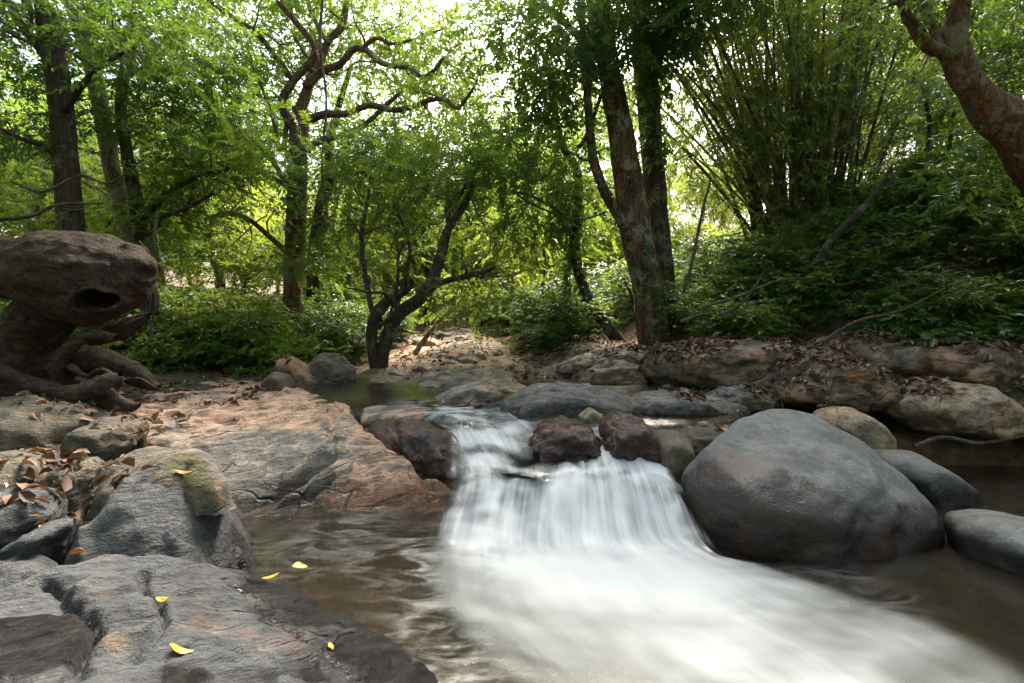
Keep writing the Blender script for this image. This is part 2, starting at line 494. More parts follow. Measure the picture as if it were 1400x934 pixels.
# thin foam threads on the surface
ft = k.math('MULTIPLY', k.attr('foam'), k.step(k.noise(vs, 3.5, 4, 0.55, 1.5), 0.40, 0.80))
fd = k.n('ShaderNodeBsdfDiffuse'); fd.inputs[0].default_value = c3(0.78, 0.80, 0.80)
m2 = k.n('ShaderNodeMixShader')
k.l(ft, m2.inputs[0]); k.l(m1.outputs[0], m2.inputs[1]); k.l(fd.outputs[0], m2.inputs[2])
k.l(m2.outputs[0], k.out.inputs[0])
M['water'] = k.m

# white water: silky streaks along the flow (UV: u across, v along)
k = NT('white_water')
uvn = k.n('ShaderNodeUVMap'); uvn.uv_map = 'UVMap'
def uvmap(sc):
    mp = k.n('ShaderNodeMapping'); mp.inputs['Scale'].default_value = sc
    k.l(uvn.outputs[0], mp.inputs[0])
    return mp.outputs[0]
s1 = k.noise(uvmap((22, 1.1, 1)), 1.0, 3, 0.5, 0.2)
s2 = k.noise(uvmap((70, 1.6, 1)), 1.0, 2, 0.5)
s3 = k.noise(uvmap((7, 1.9, 1)), 1.0, 4, 0.55, 0.5)
sw = k.noise(k.coord(scale=(1.0, 1.7, 1.0), rot=(0, 0, 0.5)), 1.7, 3, 0.5, 0.5)
st = k.math('ADD', k.math('MULTIPLY', s1, 0.42), k.math('ADD', k.math('MULTIPLY', s2, 0.16), k.math('MULTIPLY', s3, 0.42)))
calm = k.attr('calm')
st = k.math('ADD', k.math('MULTIPLY', st, k.math('SUBTRACT', 1.0, calm)), k.math('MULTIPLY', calm, k.math('ADD', k.math('MULTIPLY', sw, 0.55), k.math('MULTIPLY', st, 0.45))))
fo = k.attr('foam')
mod = k.math('MULTIPLY', k.math('MULTIPLY', fo, k.math('SUBTRACT', 1.0, fo)), k.math('SUBTRACT', 7.0, k.math('MULTIPLY', calm, 3.4)))
al = k.math('ADD', fo, k.math('MULTIPLY', k.math('SUBTRACT', st, 0.52), mod))
al = k.step(al, 0.08, 0.98)
wcol = k.mix(k.step(st, 0.36, 0.62), c3(0.44, 0.47, 0.51), c3(0.82, 0.84, 0.86))
wcol = k.mix(k.math('MULTIPLY', calm, 0.7), wcol, c3(0.45, 0.48, 0.51))
df = k.n('ShaderNodeBsdfDiffuse'); k.l(wcol, df.inputs[0])
tl = k.n('ShaderNodeBsdfTranslucent'); tl.inputs[0].default_value = c3(0.62, 0.65, 0.68)
mA = k.n('ShaderNodeMixShader'); mA.inputs[0].default_value = 0.25
k.l(df.outputs[0], mA.inputs[1]); k.l(tl.outputs[0], mA.inputs[2])
nbw = k.bump(st, 0.2, 0.04); k.l(nbw, df.inputs['Normal'])
tb = k.n('ShaderNodeBsdfTransparent')
mk = k.n('ShaderNodeBsdfDiffuse'); mk.inputs[0].default_value = c3(0.17, 0.185, 0.18)
gl = k.n('ShaderNodeBsdfGlossy'); gl.inputs['Roughness'].default_value = 0.2; k.l(nbw, gl.inputs['Normal'])
m9 = k.n('ShaderNodeMixShader'); k.l(k.math('MULTIPLY', k.step(fo, 0.0, 0.35), k.math('ADD', 0.40, k.math('MULTIPLY', calm, 0.22))), m9.inputs[0])
k.l(tb.outputs[0], m9.inputs[1]); k.l(mk.outputs[0], m9.inputs[2])
mB = k.n('ShaderNodeMixShader'); k.l(k.math('MULTIPLY', k.step(fo, 0.0, 0.2), 0.06), mB.inputs[0])
k.l(m9.outputs[0], mB.inputs[1]); k.l(gl.outputs[0], mB.inputs[2])
mC = k.n('ShaderNodeMixShader')
k.l(al, mC.inputs[0]); k.l(mB.outputs[0], mC.inputs[1]); k.l(mA.outputs[0], mC.inputs[2])
k.l(mC.outputs[0], k.out.inputs[0])
M['white'] = k.m

# ------------------------------------------------------------------ ground
def ground(x, y):
    x = np.asarray(x, float); y = np.asarray(y, float)
    xl = np.interp(y, [-40, 0, 1, 2.4, 3.2, 4, 5, 6, 7, 10, 20, 40, 100], [-1.8, -1.5, -1.6, -2.3, -2.6, -2.6, -2.6, -2.5, -1.9, -2.1, -4.2, -6, -10])
    xr = np.interp(y, [-40, 0, 3, 4.1, 4.6, 5, 5.6, 6.2, 7, 8, 10, 20, 40, 100], [4, 4, 4.6, 4.7, 4.3, 3.8, 2.9, 1.9, .45, -.05, -.3, -.9, -3, -7])
    bed = np.interp(y, [-40, 2.9, 4.2, 5.6, 6.8, 8, 12, 20, 40, 100, 300], [-.45, -.4, .15, .34, .60, .74, .96, 1.25, 2, 5, 15])
    sr = smooth(1.7, 2.3, x) * smooth(4.7, 4.2, y)
    bed = bed * (1 - sr) - .35 * sr
    tl = xl - x
    L = np.interp(y, [-40, 0, 3, 6, 9, 20, 40, 100, 300], [.2, .2, .3, .48, .66, 1.3, 2.3, 6, 20]) + .03 * np.clip(tl, 0, 6) + .14 * np.clip(tl - 6, 0, 60)
    tr = x - xr
    r0 = np.interp(y, [-40, 0, 3, 4.4, 5.2, 6.5, 8, 12, 20, 40, 100, 300], [.6, .6, .6, .75, .95, .9, .95, 1.1, 1.6, 2.6, 6, 20])
    s = np.interp(y, [0, 10, 20, 50], [.62, .6, .4, .2])
    up = 9 * (1 - np.exp(-s * np.clip(tr - 2.2, 0, None) / 9))
    z = bed + (L - bed) * smooth(0, .6, tl)
    z = z + (r0 - z) * smooth(0, .8, tr) + up
    q = np.stack([x, y, np.zeros_like(x)], -1).reshape(-1, 3)
    nz = (fbm(q * .9, 4, 5) * .07 + fbm(q * .12, 2, 9) * .5 * smooth(15, 40, np.hypot(x, y)).reshape(-1)).reshape(x.shape)
    return z + nz, np.clip(np.maximum(tl, tr), -1, 1)

def grid_mesh(V2, nx, ny):
    i = np.arange(nx * ny).reshape(ny, nx)
    return np.stack([i[:-1, :-1], i[:-1, 1:], i[1:, 1:], i[1:, :-1]], -1).reshape(-1, 4)

gx = np.concatenate([-np.geomspace(300, 8.3, 34), np.arange(-8, 8.01, .085), np.geomspace(8.3, 300, 34)])
gy = np.concatenate([-np.geomspace(60, 2.2, 12), np.arange(-2, 12.01, .085), np.geomspace(12.3, 400, 46)])
X, Y = np.meshgrid(gx, gy)
Z, side = ground(X, Y)
GV = np.stack([X, Y, Z], -1).reshape(-1, 3)
GF = grid_mesh(GV, len(gx), len(gy))
bedf = (1 - smooth(-.1, .25, side)) * smooth(9, 6.5, Y)
dryf = (1 - smooth(.0, .45, side)) * smooth(6.0, 7.5, Y)
g = link('ground', mesh_np('ground', GV, [GF], {'tone': bedf.ravel(), 'dry': dryf.ravel()}), M['ground'])
tag(g, kind='structure')
SOLID = [(GV, GF)]     # surfaces that litter may rest on

# ------------------------------------------------------------------ rocks
def rbf(pts, smoothing=1e-3):
    xy, z = pts[:, :2], pts[:, 2]
    n = len(pts)
    r = np.linalg.norm(xy[:, None] - xy[None], axis=-1)
    A = np.zeros((n + 3, n + 3))
    A[:n, :n] = -r + smoothing * np.eye(n)
    A[:n, n] = 1; A[:n, n + 1:] = xy
    A[n, :n] = 1; A[n + 1:, :n] = xy.T
    w = np.linalg.solve(A, np.concatenate([z, [0, 0, 0]]))
    def f(q):
        rr = np.linalg.norm(q[:, None] - xy[None], axis=-1)
        return -rr @ w[:n] + w[n] + q @ w[n + 1:]
    return f

def poly_sd(q, poly):
    """signed distance, negative inside"""
    d = np.full(len(q), 1e9)
    inside = np.zeros(len(q), bool)
    n = len(poly)
    for i in range(n):
        a, b = poly[i], poly[(i + 1) % n]
        ab = b - a
        t = np.clip(((q - a) @ ab) / (ab @ ab), 0, 1)
        d = np.minimum(d, np.linalg.norm(q - (a + t[:, None] * ab), axis=1))
        c = ((a[1] > q[:, 1]) != (b[1] > q[:, 1]))
        with np.errstate(divide='ignore', invalid='ignore'):
            xi = (b[0] - a[0]) * (q[:, 1] - a[1]) / (b[1] - a[1]) + a[0]
        inside ^= c & (q[:, 0] < xi)
    return np.where(inside, -d, d)

def paint(V, spots, vals):
    for (p, r, key, val) in spots:
        w = np.exp(-(np.linalg.norm(V - np.asarray(p), axis=1) / r) ** 2)
        vals[key] = vals.get(key, np.zeros(len(V))) + w * val
    return vals

def slab(name, outline, inner, mat, res=.012, base=-.5, steep=4.0, rnd=.08, amp=.03, strike=.8, spots=(), seed=0, cracks=(), grow=.05):
    O = np.array([PZ(*p) if len(p) == 3 else P(p[0], p[1], p[3]) for p in outline])
    I = np.array([PZ(*p) if len(p) == 3 else P(p[0], p[1], p[3]) for p in inner]).reshape(-1, 3)
    f = rbf(np.vstack([O, I]), 5e-3)
    pad = .35
    mn, mx = O[:, :2].min(0) - pad, O[:, :2].max(0) + pad
    xs, ys = np.arange(mn[0], mx[0], res), np.arange(mn[1], mx[1], res)
    X, Y = np.meshgrid(xs, ys)
    q = np.stack([X.ravel(), Y.ravel()], -1)
    wob = np.stack([fbm(np.c_[q * 3, q[:, :1] * 0 + seed], 4, seed + 3), fbm(np.c_[q * 3, q[:, :1] * 0 + seed + 9], 4, seed + 5)], -1) * .045
    sd = poly_sd(q + wob, O[:, :2]) - grow
    z = f(q)
    z = np.clip(z, min(O[:, 2].min(), I[:, 2].min() if len(I) else 9) - .02, max(O[:, 2].max(), I[:, 2].max() if len(I) else -9) + .06)
    s_in = np.clip((sd + rnd) / rnd, 0, 1)
    z = z - s_in ** 2 * rnd * .45 - np.clip(sd, 0, None) * steep
    # foliated relief: ledges that run along the strike
    c, s = math.cos(strike), math.sin(strike)
    a, b = q[:, 0] * c + q[:, 1] * s, -q[:, 0] * s + q[:, 1] * c
    st = np.c_[a * .9, b * 5.0, z * 5]
    l1 = ridged(st, 4, seed)
    gf = np.random.default_rng(seed + 500)
    fac = np.zeros(len(q))
    for (na, nb_, off, tl_) in ((3.0, 7.0, 1.0, .22), (7.0, 17.0, .42, .22)):
        A = np.stack([a * na, b * nb_], -1) + np.stack([fbm(np.c_[q * 4, z * 0], 3, seed + 31), fbm(np.c_[q * 4, z * 0 + 5], 3, seed + 32)], -1) * .55
        ci = np.floor(A).astype(np.int64)
        best = np.full(len(q), 1e9); val = np.zeros(len(q))
        for di in (-1, 0, 1):
            for dj in (-1, 0, 1):
                cc = ci + np.array([di, dj])
                h1 = _hash(cc[:, 0], cc[:, 1], cc[:, 0] * 0, seed) / 4294967295.
                h2 = _hash(cc[:, 0], cc[:, 1], cc[:, 0] * 0 + 1, seed) / 4294967295.
                h3 = _hash(cc[:, 0], cc[:, 1], cc[:, 0] * 0 + 2, seed) / 4294967295.
                h4 = _hash(cc[:, 0], cc[:, 1], cc[:, 0] * 0 + 3, seed) / 4294967295.
                rx, ry = A[:, 0] - cc[:, 0] - h1, A[:, 1] - cc[:, 1] - h2
                dd_ = rx * rx + ry * ry
                m_ = dd_ < best
                best = np.where(m_, dd_, best)
                val = np.where(m_, (h3 - .5) * 1.3 + rx * (h4 - .5) * 1.6 + ry * (h1 - .2) * 1.5, val)
        fac += val * off
    fg = fac.reshape(len(ys), len(xs))
    for _ in range(2):
        fg = (fg + np.roll(fg, 1, 0) + np.roll(fg, -1, 0) + np.roll(fg, 1, 1) + np.roll(fg, -1, 1)) / 5
    fac = fg.ravel()
    l2 = fbm(np.c_[a * 6, b * 18, z * 10], 4, seed + 40)
    sh = fbm(np.c_[q * 2.2, z * 2], 4, seed + 7)
    saw = (b * 4.5 + fbm(np.c_[q * 1.6, z], 3, seed + 21) * 1.1)
    saw = saw - np.floor(saw)
    led = np.where(saw < .88, saw / .88, (1 - saw) / .12)
    z = z + amp * (l1 * .25 + l2 * .22 + sh * .55 + (led - .5) * .3 + fac * .95)
    for cp in cracks:
        C = np.array([PZ(*p) for p in cp[0]])
        C = catmull(C, 40)[:, :2]
        dd = np.min(np.linalg.norm((q + wob * .8)[:, None] - C[None], axis=-1), axis=1)
        z = z - cp[2] * np.exp(-(dd / cp[1]) ** 2)
    V = np.c_[q, z]
    keep = z > base
    Fc = grid_mesh(V, len(xs), len(ys))
    Fc = Fc[keep[Fc].any(1)]
    V[:, 2] = np.maximum(V[:, 2], base)
    used, inv = np.unique(Fc, return_inverse=True)
    V = V[used]; Fc = inv.reshape(-1, 4)
    at = paint(V, [(PZ(*p[0]) if len(p[0]) == 3 else P(p[0][0], p[0][1], p[0][3]), p[1], p[2], p[3]) for p in spots], {})
    ctr = V.mean(0); ctr[2] = max(base, 0)
    SOLID.append((V.copy(), Fc))
    o = link(name, mesh_np(name, V - ctr, [Fc], at), mat)
    o.location = ctr
    return o

_ICO = {}
def ico(sub):
    if sub not in _ICO:
        bm = bmesh.new()
        bmesh.ops.create_icosphere(bm, subdivisions=sub, radius=1)
        V = np.array([v.co[:] for v in bm.verts]); Fc = np.array([[v.index for v in f.verts] for f in bm.faces])
        E = np.array([[v.index for v in e.verts] for e in bm.edges])
        bm.free()
        _ICO[sub] = (V / np.linalg.norm(V, axis=1, keepdims=True), Fc, E)
    return _ICO[sub]

def hull_planes(pts):
    bm = bmesh.new()
    for p in pts:
        bm.verts.new(p)
    r = bmesh.ops.convex_hull(bm, input=bm.verts)
    bm.normal_update()
    pl = []
    c = pts.mean(0)
    for f in bm.faces:
        n = np.array(f.normal); p = np.array(f.verts[0].co)
        if f.calc_area() < 1e-7:
            continue
        if (p - c) @ n < 0: n = -n
        pl.append((*n, (p - c) @ n))
    bm.free()
    return c, np.array(pl)

def boulder(name, pts, mat, sub=5, smooth_it=3, amp=.02, freq=3.0, seed=0, spots=(), strike=None, ridge=0.0, label=None, group=None, cat='rock'):
    pts = np.asarray(pts, float)
    c, pl = hull_planes(pts)
    D, Fc, E = ico(sub)
    dn = D @ pl[:, :3].T
    with np.errstate(divide='ignore'):
        r = np.where(dn > 1e-4, np.maximum(pl[:, 3], .01) / np.maximum(dn, 1e-4), 1e9).min(1)
    deg = np.bincount(E.ravel(), minlength=len(D))
    for _ in range(int(smooth_it * 4 ** (sub - 5))):
        a = np.bincount(E[:, 0], r[E[:, 1]], len(D)) + np.bincount(E[:, 1], r[E[:, 0]], len(D))
        r = .5 * r + .5 * a / deg
    V = D * r[:, None]
    size = np.ptp(pts, axis=0).mean()
    W = V + c
    n = fbm(W * freq / size + seed * 3.1, 5, seed) * amp
    if strike is not None:
        cs, sn = math.cos(strike), math.sin(strike)
        st = np.c_[W[:, 0] * cs + W[:, 1] * sn, (-W[:, 0] * sn + W[:, 1] * cs) * 4, W[:, 2] * 6] * freq / size * .5
        n = n + ridged(st, 4, seed + 5) * ridge
    V = V + D * n[:, None] * size
    at = paint(V + c, [(PZ(*p[0]) if len(p[0]) == 3 else P(p[0][0], p[0][1], p[0][3]), p[1], p[2], p[3]) for p in spots], {})
    base = c.copy(); base[2] = (V + c)[:, 2].min()
    SOLID.append((V + c, Fc))
    o = link(name, mesh_np(name, V + c - base, [Fc], at), mat)
    o.location = base
    if label: tag(o, label, cat, group)
    return o

def sil(points, d, depth, front=.62, back=.7, lift=0.0, bottom=None):
    """hull points from a rock's outline seen at distance d, with a rounded front and back"""
    pts = [P(x, y, d) for x, y in points]
    arr = np.array(points, float); c = arr.mean(0)
    for x, y in points:
        fx, fy = c + (np.array([x, y]) - c) * front
        pts.append(P(fx, fy, d) + np.array([0, -depth * .5, 0]))
        bx, by = c + (np.array([x, y]) - c) * back
        pts.append(P(bx, by, d) + np.array([0, depth * .5, lift]))
    pts = np.array(pts)
    if bottom is not None:
        lo = pts[pts[:, 2] < np.percentile(pts[:, 2], 30)].copy()
        lo[:, 2] = bottom
        pts = np.vstack([pts, lo])
    return pts

# front slab, the wedge above it, its mossy crown, the big tan slab
o = slab('bedrock_slab', [(-120, 830, .40), (0, 812, .38), (70, 790, .36), (150, 762, .31), (240, 768, .26), (325, 778, .10), (392, 802, .02), (500, 852, .02), (560, 895, .02), (592, 940, .02), (660, 1100, .0), (700, 1400, .0), (300, 1700, .3), (-300, 1200, .40)],
     [(100, 830, .36), (60, 900, .34), (180, 830, .34), (240, 890, .27), (300, 850, .22), (350, 880, .19), (450, 890, .10), (300, 930, .24), (420, 930, .16), (400, 1050, .22), (150, 1000, .30), (340, 810, .13), (200, 790, .30)],
     M['slab_front'], res=.009, amp=.030, strike=.85, rnd=.05, steep=3.5, seed=3,
     spots=[((160, 880, .32), .07, 'tone', .8), ((60, 900, .32), .16, 'wet', .9), ((430, 925, .13), .1, 'wet', .8), ((20, 890, .34), .15, 'wet', .9), ((250, 930, .25), .10, 'wet', .9), ((200, 850, .32), .05, 'wet', .6), ((480, 870, .06), .16, 'wet', .5), ((330, 800, .1), .1, 'wet', .5)],
     cracks=[(((70, 795, .36), (120, 850, .36), (105, 930, .33)), .018, .06), (((200, 790, .29), (215, 850, .3), (190, 900, .3)), .014, .05), (((320, 800, .15), (400, 860, .15), (500, 930, .08)), .012, .035)])
tag(o, 'blue grey foliated bedrock slab in the bottom left corner beside the dark pool', 'rock')
o = slab('bedrock_slab', [(128, 748, .34), (160, 700, .46), (195, 664, .53), (255, 640, .56), (285, 652, .50), (318, 700, .26), (338, 742, .06), (332, 775, .04), (300, 782, .10), (240, 776, .22), (155, 772, .28)],
     [(230, 690, .45), (200, 720, .40), (280, 700, .36), (290, 740, .22), (240, 745, .31), (180, 745, .34)],
     M['slab_front'], res=.009, amp=.028, strike=.55, rnd=.04, steep=4, seed=11,
     spots=[((265, 665, .5), .09, 'moss', .35), ((300, 690, .35), .08, 'moss', .35), ((320, 750, .12), .14, 'wet', .9), ((190, 770, .28), .1, 'wet', .7)],
     cracks=[(((150, 768, .3), (230, 772, .27), (330, 770, .06)), .02, .08)])
tag(o, 'blue grey wedge of layered bedrock with a mossy right edge above the yellow leaf pool', 'rock')
o = slab('mossy_rock', [(148, 662, .50), (165, 630, .58), (200, 612, .62), (255, 614, .61), (280, 632, .58), (292, 660, .50), (255, 648, .54), (190, 672, .50)],
     [(220, 630, .62), (260, 630, .60)], M['slab_mossy'], res=.011, base=.36, amp=.02, strike=.5, rnd=.06, steep=6, seed=17,
     spots=[((250, 632, .6), .12, 'moss', .4), ((280, 650, .55), .08, 'moss', .4)])
tag(o, 'rounded tan rock with a yellow green moss cap on top of the grey wedge', 'rock')
o = slab('bedrock_slab', [(190, 582, .46), (183, 558, .48), (203, 534, .50), (260, 518, .52), (338, 514, .52), (388, 528, .53), (436, 543, .53), (468, 558, .49), (494, 590, .39), (545, 628, .24), (612, 664, .12), (648, 690, .05), (650, 722, -.04), (600, 706, -.02), (560, 699, -.02), (440, 699, -.02), (345, 708, -.02), (300, 668, .18), (262, 628, .34), (215, 602, .43)],
     [(380, 550, .545), (420, 556, .53), (330, 600, .40), (400, 600, .38), (470, 598, .385), (350, 660, .16), (430, 650, .17), (520, 640, .20), (270, 560, .46), (320, 540, .50), (300, 590, .42), (360, 625, .29), (440, 622, .29), (480, 655, .16), (550, 662, .13), (400, 575, .46)],
     M['slab_big'], res=.013, amp=.040, strike=.75, rnd=.06, steep=4, seed=23,
     spots=[((430, 555, .53), .6, 'tone', .35), ((560, 655, .16), .35, 'tone', .6), ((300, 545, .5), .8, 'tone', .25), ((340, 640, .24), .45, 'tone', -.6), ((420, 650, .18), .3, 'tone', -.5), ((480, 685, .04), .2, 'wet', .9), ((585, 692, .03), .25, 'wet', 1.0), ((440, 692, .02), .16, 'wet', .9), ((470, 600, .38), .1, 'moss', .35), ((330, 700, .03), .15, 'wet', .9), ((620, 690, .05), .2, 'wet', 1.0)],
     cracks=[(((330, 697, .03), (400, 655, .17), (455, 630, .25)), .025, .10), (((380, 692, .02), (440, 655, .17), (480, 645, .19)), .025, .10), (((300, 585, .43), (350, 570, .46), (385, 560, .51)), .022, .07), (((230, 560, .47), (330, 543, .50), (400, 540, .53)), .022, .05), (((470, 560, .49), (450, 590, .40), (455, 620, .29)), .02, .05)])
tag(o, 'broad tan and grey layered bedrock slab sloping into the pool left of the cascade', 'rock')

# red wet rock by the chute
boulder('rock', [P(486, 606, 4.05), P(498, 584, 4.1), P(545, 569, 4.1), P(590, 580, 4.05), P(622, 602, 3.95), P(642, 638, 3.8), P(634, 664, 3.75), P(590, 665, 3.8), P(555, 640, 3.85), P(615, 640, 3.7),
                 P(490, 590, 4.35), P(590, 588, 4.4), P(520, 700, 4.0), P(650, 720, 3.75), P(560, 740, 3.8)], M['rock_red'], sub=6, smooth_it=3, amp=.06, freq=6, seed=31,
        spots=[((520, 590, .42), .2, 'tone', .5), ((610, 640, .2), .25, 'wet', .8), ((590, 620, .3), .15, 'moss', .3)],
        label='wet reddish brown rock with a green side between tan slab and white chute')
boulder('flat_rock', sil([(488, 565), (500, 556), (560, 555), (600, 560), (598, 575), (540, 580), (490, 578)], 4.5, .6, bottom=.3), M['slab_big'], sub=5, amp=.03, seed=33,
        label='low flat pale rock at the water step behind the reddish wet rock')
boulder('rock', sil([(726, 604), (738, 586), (760, 577), (795, 579), (814, 594), (818, 622), (800, 640), (736, 634)], 3.6, .6, front=.8, back=.9, bottom=.0), M['rock_red'], sub=6, smooth_it=1, amp=.07, freq=6, seed=35,
        spots=[((770, 600, .4), .3, 'wet', 1.0)], label='wet purplish rock in the falls, left of the pair with white spills between')
boulder('rock', sil([(822, 604), (828, 582), (846, 573), (876, 575), (894, 592), (896, 630), (826, 638)], 3.6, .6, front=.8, back=.9, bottom=.0), M['rock_red'], sub=6, smooth_it=1, amp=.07, freq=6, seed=36,
        spots=[((840, 600, .4), .3, 'wet', .7)], label='wet red brown rock in the falls, next to the upright brown boulder')
boulder('boulder', sil([(888, 600), (900, 588), (925, 588), (945, 602), (952, 625), (935, 660), (915, 668), (892, 650), (885, 625)], 3.45, .4, bottom=.0), M['boulder_brown'], sub=5, amp=.02, seed=37,
        spots=[((905, 640, .2), .12, 'wet', .8)], label='upright rounded brown boulder wedged at the left side of the big grey boulder')
boulder('rock', sil([(922, 600), (935, 590), (975, 585), (1005, 590), (1000, 610), (960, 622), (925, 615)], 3.9, .35, bottom=.1), M['boulder_brown'], sub=5, amp=.07, freq=5, seed=38,
        label='low broken brown rock littered with dry leaves behind the upright brown boulder')

# the big boulder
big = [P(935, 640, 3.2), P(960, 610, 3.2), P(1000, 582, 3.3), P(1045, 560, 3.4), P(1075, 557, 3.4), P(1110, 566, 3.35), P(1180, 605, 3.2), P(1240, 655, 3.1), P(1285, 705, 3.0), P(1292, 735, 2.85),
       P(1250, 772, 2.72), P(1160, 778, 2.62), P(1075, 768, 2.66), P(1000, 742, 2.78), P(955, 715, 2.9), P(932, 680, 3.05),
       P(1018, 660, 2.76), P(1060, 650, 2.78), P(1035, 690, 2.66), P(1150, 720, 2.58), P(1100, 600, 3.0), P(1200, 660, 2.8),
       P(1100, 590, 4.0), P(1200, 640, 3.9), P(1260, 700, 3.6), P(1000, 640, 3.9)]
low = [p - np.array([0, -.05, p[2] + .3]) for p in big if p[2] < .35]
boulder('boulder', np.array(big + low), M['boulder_big'], sub=6, smooth_it=.8, amp=.022, freq=4, seed=41,
        spots=[((975, 640, .4), .2, 'tone', .4), ((1000, 730, .1), .3, 'tone', .8), ((1110, 765, .05), .25, 'tone', .9), ((1220, 765, .05), .25, 'tone', .9), ((1285, 740, .03), .22, 'tone', .8), ((1050, 690, .25), .26, 'wet', .72), ((1120, 740, .1), .22, 'wet', .8), ((985, 640, .45), .22, 'wet', .8), ((960, 690, .2), .3, 'wet', .9), ((1000, 605, .55), .2, 'moss', .30), ((1060, 720, .15), .25, 'wet', .75), ((1160, 750, .05), .25, 'wet', .75), ((1240, 745, .05), .2, 'wet', .75), ((1275, 740, .05), .2, 'wet', .7)],
        label='huge smooth grey boulder with a dark wet foot right of the white cascade')
boulder('boulder', sil([(1112, 572), (1130, 558), (1165, 556), (1195, 572), (1214, 600), (1205, 618), (1150, 612)], 4.3, .5, bottom=.0), M['boulder_tan'], sub=5, amp=.025, seed=43,
        spots=[((1195, 600, .2), .2, 'tone', .5)], label='rounded tan boulder with a pale face behind the shoulder of the huge grey boulder')
boulder('boulder', sil([(1198, 630), (1215, 617), (1250, 616), (1290, 640), (1330, 672), (1325, 690), (1260, 695), (1210, 670)], 3.75, .6, bottom=-.3), M['boulder_grey'], sub=5, amp=.02, seed=44,
        label='low grey brown boulder in shade right behind the huge grey boulder')
boulder('boulder', sil([(1316, 730), (1330, 713), (1370, 708), (1420, 712), (1470, 730), (1470, 780), (1400, 782), (1345, 765)], 2.7, .5, bottom=-.35), M['boulder_grey'], sub=5, amp=.02, seed=45,
        spots=[((1340, 755, .05), .12, 'wet', .8)], label='pale grey boulder cut off by the right edge of the photo, standing in water')
boulder('rock', sil([(1196, 545), (1215, 532), (1290, 520), (1340, 528), (1375, 550), (1372, 590), (1330, 598), (1260, 588), (1210, 566)], 4.75, .9), M['boulder_tan'], sub=6, amp=.05, freq=4, seed=46, strike=.3, ridge=.03,
        label='large angular tan rock jutting from the leaf covered right bank')

# long sculpted rock across the upper pool
boulder('worn_rock', sil([(678, 565), (690, 545), (730, 528), (800, 526), (850, 540), (880, 552), (880, 578), (780, 580), (690, 578)], 4.45, .7, bottom=.2), M['rock_worn'], sub=6, amp=.05, freq=4, seed=51, strike=.1, ridge=.03,
        spots=[((700, 555, .5), .22, 'wet', .9), ((760, 535, .6), .2, 'tone', .3)], label='long water worn grey rock with a dark hollow left end above the falls')  # dark of the hollow left end is put into the colour
boulder('worn_rock', sil([(845, 556), (870, 538), (920, 535), (985, 545), (1030, 560), (1010, 578), (900, 580), (850, 574)], 4.6, .6, bottom=.2), M['rock_worn'], sub=6, amp=.04, freq=4, seed=52, strike=.1, ridge=.03,
        label='low worn grey rock at the pool edge, under the mossy right bank ledge')
boulder('rock', sil([(792, 568), (805, 556), (825, 566), (822, 576), (800, 578)], 4.0, .2, bottom=.3), M['boulder_tan'], sub=4, amp=.05, seed=53,
        label='small orange brown stone at the foot of the long worn rock')

# right bank ledges
boulder('rock_ledge', sil([(878, 500), (900, 478), (960, 468), (1040, 465), (1092, 472), (1085, 500), (1030, 525), (960, 534), (900, 526)], 5.9, 1.4), M['rock_bank'], sub=6, amp=.05, freq=5, seed=61, strike=.3, ridge=.04,
        spots=[((990, 500, .8, 5.4), .35, 'moss', .6), ((950, 490, .8, 5.6), .3, 'moss', .3)], label='overhanging dark rock ledge with bright green moss on the right bank')
boulder('rock_ledge', sil([(1000, 545), (1040, 525), (1085, 490), (1130, 482), (1180, 500), (1215, 540), (1190, 560), (1080, 556)], 5.2, 1.2), M['rock_bank'], sub=6, amp=.06, freq=5, seed=62, strike=.5, ridge=.045,
        label='sloping layered brown grey rock on the right bank above the tan boulder')
boulder('rock_ledge', sil([(1140, 500), (1200, 470), (1300, 462), (1400, 470), (1440, 516), (1380, 530), (1250, 518)], 5.5, 1.5), M['rock_bank'], sub=6, amp=.06, freq=5, seed=63, strike=.4, ridge=.04,
        label='broad mossy brown ledge below the undergrowth at the right edge of the photo')
boulder('rock', sil([(780, 520), (800, 500), (850, 490), (890, 500), (895, 525), (840, 535), (790, 532)], 6.3, .7, bottom=.3), M['rock_bank'], sub=5, amp=.07, seed=64, strike=.3, ridge=.04,
        label='brown bank rock below the slender curved tree')

for pts, d_, dep, m, lab, sd_ in [
    ([(752, 508), (790, 486), (850, 474), (898, 480), (894, 496), (830, 508), (780, 518)], 6.7, .9, 'rock_bank', 'flat brown ledge carrying the feet of the slender curved tree', 641),
    ([(1075, 482), (1130, 462), (1220, 452), (1300, 458), (1290, 476), (1190, 490), (1110, 494)], 6.0, 1.0, 'rock_bank', 'flat leaf strewn ledge just under the shrubs of the right bank', 642),
    ([(1225, 508), (1270, 488), (1350, 478), (1440, 488), (1450, 514), (1340, 530), (1260, 526)], 5.2, .9, 'boulder_tan', 'long tan ledge above the angular tan rock at the right edge', 643),
    ([(1375, 570), (1410, 548), (1480, 545), (1500, 600), (1440, 632), (1385, 610)], 4.5, .6, 'rock_bank', 'dark block in the bank hollow right of the angular tan rock', 644),
    ([(960, 545), (985, 532), (1030, 530), (1065, 545), (1050, 562), (985, 562)], 4.9, .5, 'rock_worn', 'small flat stone wedged between the worn pool rocks and the sloping bank rock', 645)]:
    boulder('rock_ledge', sil(pts, d_, dep), M[m], sub=6, amp=.06, freq=6, seed=sd_, strike=.3, ridge=.05, label=lab)

